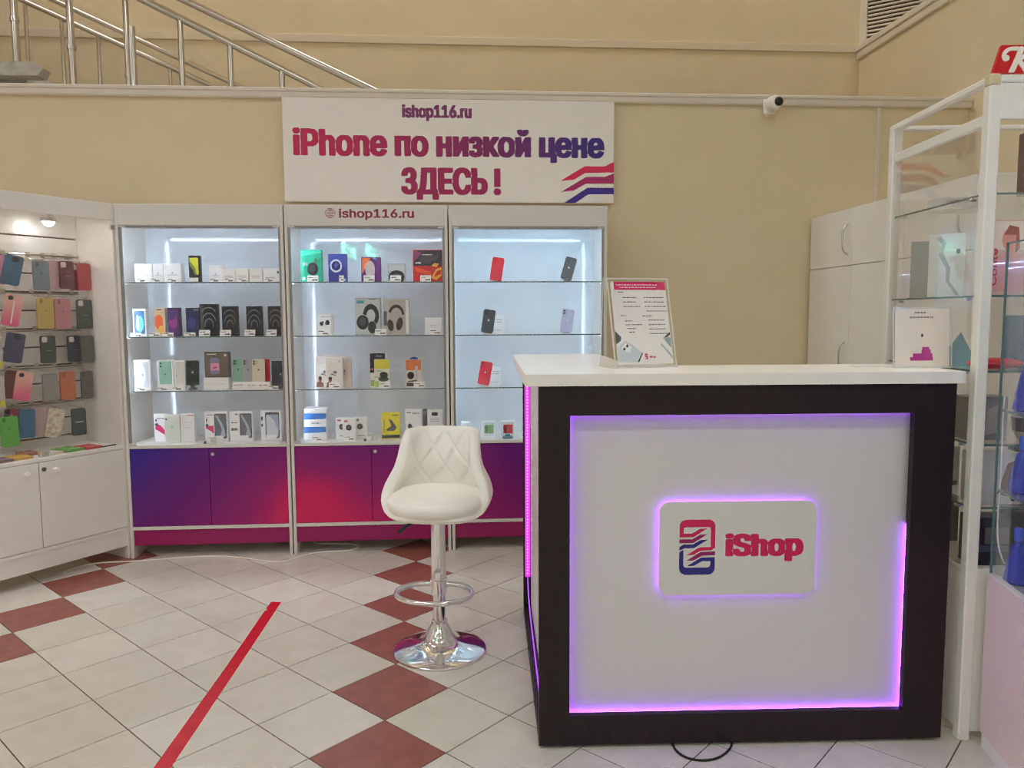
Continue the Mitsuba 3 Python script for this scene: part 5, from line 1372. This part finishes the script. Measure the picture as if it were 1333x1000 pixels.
# goods inside the showcase
kk = sg('photo_card', 'card with a pink portrait and red lettering inside the showcase', 'card', 0.105, 0.045, ASH[1], 0.120, 0.02, 0.232, (206, 178, 166), [((230, 214, 200), R_(0.02, 0.6, 0.98, 0.98)), ((214, 138, 130), ell(0.55, 0.74, 0.22, 0.16)), ((150, 70, 62), Polygon([(0.38, 0.8), (0.5, 0.93), (0.75, 0.9), (0.8, 0.62), (0.68, 0.55), (0.7, 0.8)])), ((222, 160, 150), Polygon([(0.1, 0.04), (0.2, 0.5), (0.55, 0.6), (0.95, 0.5), (0.98, 0.04)])), ((196, 40, 44), affinity.translate(affinity.rotate(text_poly('Conte', 0.0, 0.5, 0.0, 0.15), 90, origin=(0, 0)), 0.22, 0.12))])
sg('dark_box', 'dark red box with flowers on the top shelf of the showcase', 'box', 0.225, 0.05, ASH[0], 0.13, 0.06, 0.19, (84, 34, 38), [((170, 60, 76), ell(0.3, 0.6, 0.18, 0.14)), ((206, 110, 120), ell(0.25, 0.35, 0.14, 0.1)), ((60, 140, 70), ell(0.6, 0.4, 0.1, 0.06)), ((40, 24, 28), R_(0.5, 0.6, 0.98, 0.95))])
kk = sg('leaflet', 'white leaflet with a grey curved picture on the second showcase shelf', 'leaflet', 0.055, 0.30, ASH[1], 0.11, 0.004, 0.215, (226, 228, 226), [((176, 178, 176), Polygon([(0.3, 0.98), (0.48, 0.86), (0.4, 0.7), (0.62, 0.45), (0.6, 0.25), (0.9, 0.02), (0.78, 0.02), (0.5, 0.25), (0.5, 0.45), (0.28, 0.66), (0.34, 0.84), (0.2, 0.94)])), ((120, 122, 122), ell(0.82, 0.72, 0.06, 0.04))], yaw=-38)
sg('grey_board', 'dull grey board standing at the rear of the second showcase shelf', 'board', 0.085, 0.46, ASH[1], 0.13, 0.006, 0.205, (164, 168, 164), yaw=-30)
sg('white_box', 'flat white box lying on the showcase top shelf', 'box', 0.18, 0.42, ASH[0], 0.16, 0.10, 0.045, (216, 212, 206), [((196, 180, 186), R_(0.15, 0.2, 0.85, 0.8))], yaw=8)
kk = thing('red_pouch', 'flat red pouch inside the showcase at counter height', 'pouch')
m_ = trimesh.creation.icosphere(3, 1.0)
m_.apply_scale((0.085, 0.055, 0.018))
part(kk, 'pouch', T(m_, (0.112, 0.095, ASH[2] + 0.0185)), col(196, 36, 44, 0.35), smooth=True)
kk = thing('teal_pyramid', 'teal pyramid shaped carton behind the red pouch', 'box')
pv = [[-0.05, -0.04, 0], [0.05, -0.04, 0], [0.05, 0.04, 0], [-0.05, 0.04, 0], [0.008, 0.0, 0.115]]
part(kk, 'carton', T(trimesh.Trimesh(pv, [[0, 2, 1], [0, 3, 2], [0, 1, 4], [1, 2, 4], [2, 3, 4], [3, 0, 4]]), (0.085, 0.26, ASH[2] + 0.0005)), col(84, 150, 158, 0.4))
sg('grey_box', 'grey box with a pale angular picture on the fourth showcase shelf', 'box', 0.10, 0.10, ASH[3], 0.13, 0.08, 0.14, (142, 136, 126), [((110, 102, 94), R_(0.05, 0.1, 0.4, 0.9)), ((176, 168, 154), Polygon([(0.45, 0.1), (0.9, 0.2), (0.8, 0.85), (0.5, 0.7)]))])
sg('white_box', 'white box with a brown picture on the fifth showcase shelf', 'box', 0.115, 0.055, ASH[4], 0.15, 0.07, 0.165, (214, 210, 204), [((120, 62, 54), Polygon([(0.5, 0.2), (0.95, 0.1), (0.95, 0.9), (0.7, 0.8)])), ((56, 50, 60), ell(0.85, 0.4, 0.12, 0.35))])
sg('dark_box', 'black box on the showcase base deck beside the post', 'box', 0.105, 0.05, 0.562, 0.12, 0.08, 0.155, (36, 34, 34), [((108, 98, 86), R_(0.3, 0.45, 0.95, 0.8)), ((70, 74, 100), R_(0.1, 0.28, 0.95, 0.42))])
sg('grey_box', 'dark grey carton at the rear of the showcase base deck', 'box', 0.09, 0.32, 0.562, 0.12, 0.10, 0.16, (76, 74, 70), [((140, 136, 126), R_(0.1, 0.5, 0.6, 0.9))])
sg('white_box', 'white carton at the rear of the fifth showcase shelf', 'box', 0.09, 0.33, ASH[4], 0.12, 0.10, 0.14, (206, 204, 196), [((90, 88, 84), R_(0.05, 0.0, 0.95, 0.12))])
sg('blue_box', 'teal blue box on the showcase shelf level with the counter top', 'box', 0.27, 0.10, ASH[2], 0.15, 0.09, 0.17, (58, 98, 118), [((38, 70, 92), R_(0.05, 0.5, 0.95, 0.95)), ((120, 150, 160), R_(0.1, 0.15, 0.6, 0.3))])
sg('blue_box', 'deep blue box on the fourth showcase shelf behind the blue bottle', 'box', 0.37, 0.12, ASH[3], 0.14, 0.08, 0.17, (34, 62, 122), [((24, 40, 84), R_(0.05, 0.4, 0.95, 0.9))])
sg('blue_box', 'navy box on the fifth showcase shelf behind the blue bottle', 'box', 0.29, 0.08, ASH[4], 0.15, 0.09, 0.17, (36, 44, 74), [((70, 84, 120), R_(0.1, 0.2, 0.5, 0.8))])
sg('dark_box', 'black carton on the showcase base deck behind the low showcase', 'box', 0.28, 0.07, 0.562, 0.17, 0.10, 0.17, (28, 28, 34), [((60, 62, 76), R_(0.1, 0.3, 0.9, 0.5))])
kk = thing('vase', 'black and white painted vase inside the showcase', 'vase')
part(kk, 'body', T(lathe([(0, 0), (0.03, 0), (0.046, 0.03), (0.05, 0.07), (0.036, 0.12), (0.022, 0.15), (0.026, 0.17), (0.020, 0.17), (0.016, 0.15), (0, 0.145)], 36), (0.235, 0.10, ASH[3] + 0.0004)), col(196, 190, 184, 0.25), smooth=35)
part(kk, 'band', T(lathe([(0.0462, 0.03), (0.0508, 0.07), (0.0500, 0.075), (0.0455, 0.032)], 36), (0.235, 0.10, ASH[3] + 0.0004)), col(40, 38, 42, 0.25))

# ================================================================== low glass showcase with blue bottles (right edge)
use(frame((1.636, 2.226, 0), -104))          # x runs towards the viewer, y away to the right
k = thing('glass_showcase', 'lower glass showcase with a pinkish white base at the right edge', 'showcase')
BW, BD, BB, BH = 1.30, 0.50, 0.556, 1.577
part(k, 'base_panel', bx(0.0, BW, 0.0, 0.018, 0.05, BB, 0.002), mat('pinkish_laminate', principled(lin((222, 200, 194)), 0.4)), label='pinkish white base panel')
part(k, 'base_end', bx(0.0, 0.018, 0.018, BD, 0.05, BB, 0.002), LAMINATE)
part(k, 'plinth', bx(0.006, BW, 0.006, BD, 0.0, 0.05), LAMINATE_GREY)
part(k, 'base_deck', bx(0.018, BW, 0.018, BD, BB - 0.018, BB - 0.002), col(150, 150, 156, 0.3))
part(k, 'base_rim', bx(0.0, BW, -0.001, 0.02, BB, BB + 0.010, 0.002), LAMINATE)
part(k, 'side_glass', quad((0.012, 0.006, BB + 0.01), (BW, 0.006, BB + 0.01), (BW, 0.006, BH), (0.012, 0.006, BH)), GLASS, label='clear glass side')
part(k, 'end_glass', quad((0.012, 0.006, BB + 0.01), (0.012, BD, BB + 0.01), (0.012, BD, BH), (0.012, 0.006, BH)), GLASS, label='clear glass end')
part(k, 'glass_edge', cat(bx(0.010, 0.015, 0.003, 0.009, BB + 0.01, BH), bx(0.012, BW, 0.003, 0.009, BH - 0.004, BH)), GLASSEDGE)
BSH = (1.078, 0.832)
for zz in BSH:
    s_ = part(k, 'glass_shelf', quad((0.025, 0.012, zz), (BW, 0.012, zz), (BW, BD - 0.02, zz), (0.025, BD - 0.02, zz)), GLASS, label='clear glass shelf')
    part(s_, 'edge', bx(0.025, BW, 0.009, 0.012, zz - 0.006, zz + 0.0003), GLASSEDGE)
part(k, 'back_board', bx(0.05, BW, BD - 0.010, BD, BB, BH), col(62, 96, 156, 0.35), label='blue back board')
part(k, 'light_strip', T(bx(0.06, BW, -0.004, 0.004, -0.002, 0.002), (0, BD - 0.03, BH - 0.02)), LEDBODY, emission=(10, 13, 20), label='white LED strip')
BLUE = mat('blue_bottle', principled(lin((12, 50, 176)), 0.12, spec=0.6))
for q, (zz, l) in enumerate(((BSH[0], 'conical blue bottle on the upper shelf of the low showcase'), (BSH[1], 'conical blue bottle on the lower shelf of the low showcase'), (BB - 0.0018, 'conical blue bottle on the base deck of the low showcase'))):
    kk = thing('blue_bottle', l, 'bottle', 'blue bottles in the low showcase')
    c0 = (0.060, 0.058, zz + 0.0008)
    part(kk, 'body', T(lathe([(0, 0), (0.030, 0), (0.035, 0.005), (0.034, 0.014), (0.027, 0.060), (0.018, 0.108), (0.012, 0.122), (0, 0.122)], 40), c0), BLUE, smooth=35)
    part(kk, 'neck', T(lathe([(0, 0.120), (0.0095, 0.120), (0.0095, 0.132), (0, 0.132)], 24), c0), BLUE, smooth=35)
    part(kk, 'cap', T(lathe([(0, 0.131), (0.012, 0.131), (0.012, 0.165), (0.010, 0.169), (0, 0.169)], 24), c0), col(40, 92, 214, 0.3), smooth=35)
use(frame((1.587, 2.252, 0), AANG))
kk = thing('figurine', 'dark blue figurine inside the tall showcase near the portrait card', 'figurine')
part(kk, 'body', T(lathe([(0, 0), (0.030, 0), (0.032, 0.012), (0.020, 0.04), (0.026, 0.08), (0.022, 0.100), (0.010, 0.108), (0.019, 0.122), (0.021, 0.136), (0.012, 0.150), (0, 0.154)], 32), (0.205, 0.075, ASH[1] + 0.0005)), col(42, 50, 76, 0.3), smooth=35)
use(frame((1.636, 2.226, 0), -104))
for q, (x_, l) in enumerate(((0.36, 'nearer tall blue bottle on the lower shelf of the low showcase'), (0.36, 'nearer tall blue bottle on the base deck of the low showcase'))):
    kk = thing('blue_bottle', l, 'bottle', 'blue bottles in the low showcase')
    c0 = (x_, 0.20, (BSH[1] if q == 0 else BB - 0.0018) + 0.0005)
    part(kk, 'body', T(lathe([(0, 0), (0.05, 0), (0.056, 0.006), (0.056, 0.10), (0.03, 0.135), (0.016, 0.145), (0, 0.145)], 36), c0), BLUE, smooth=35)
    part(kk, 'cap', T(lathe([(0, 0.1445), (0.018, 0.1445), (0.018, 0.175), (0, 0.177)], 24), c0), col(40, 92, 214, 0.3), smooth=35)
kk = thing('power_cable', 'thin white cable hanging inside the low showcase corner', 'cable')
part(kk, 'cable', tube(curve([(0.0195, 0.016, 1.12), (0.0190, 0.015, 1.0), (0.0200, 0.016, 0.86), (0.0190, 0.015, 0.72), (0.0200, 0.020, 0.66), (0.0205, 0.040, 0.60)], 50), 0.0024, 8), col(226, 226, 226, 0.4), smooth=True)
use(WORLD)
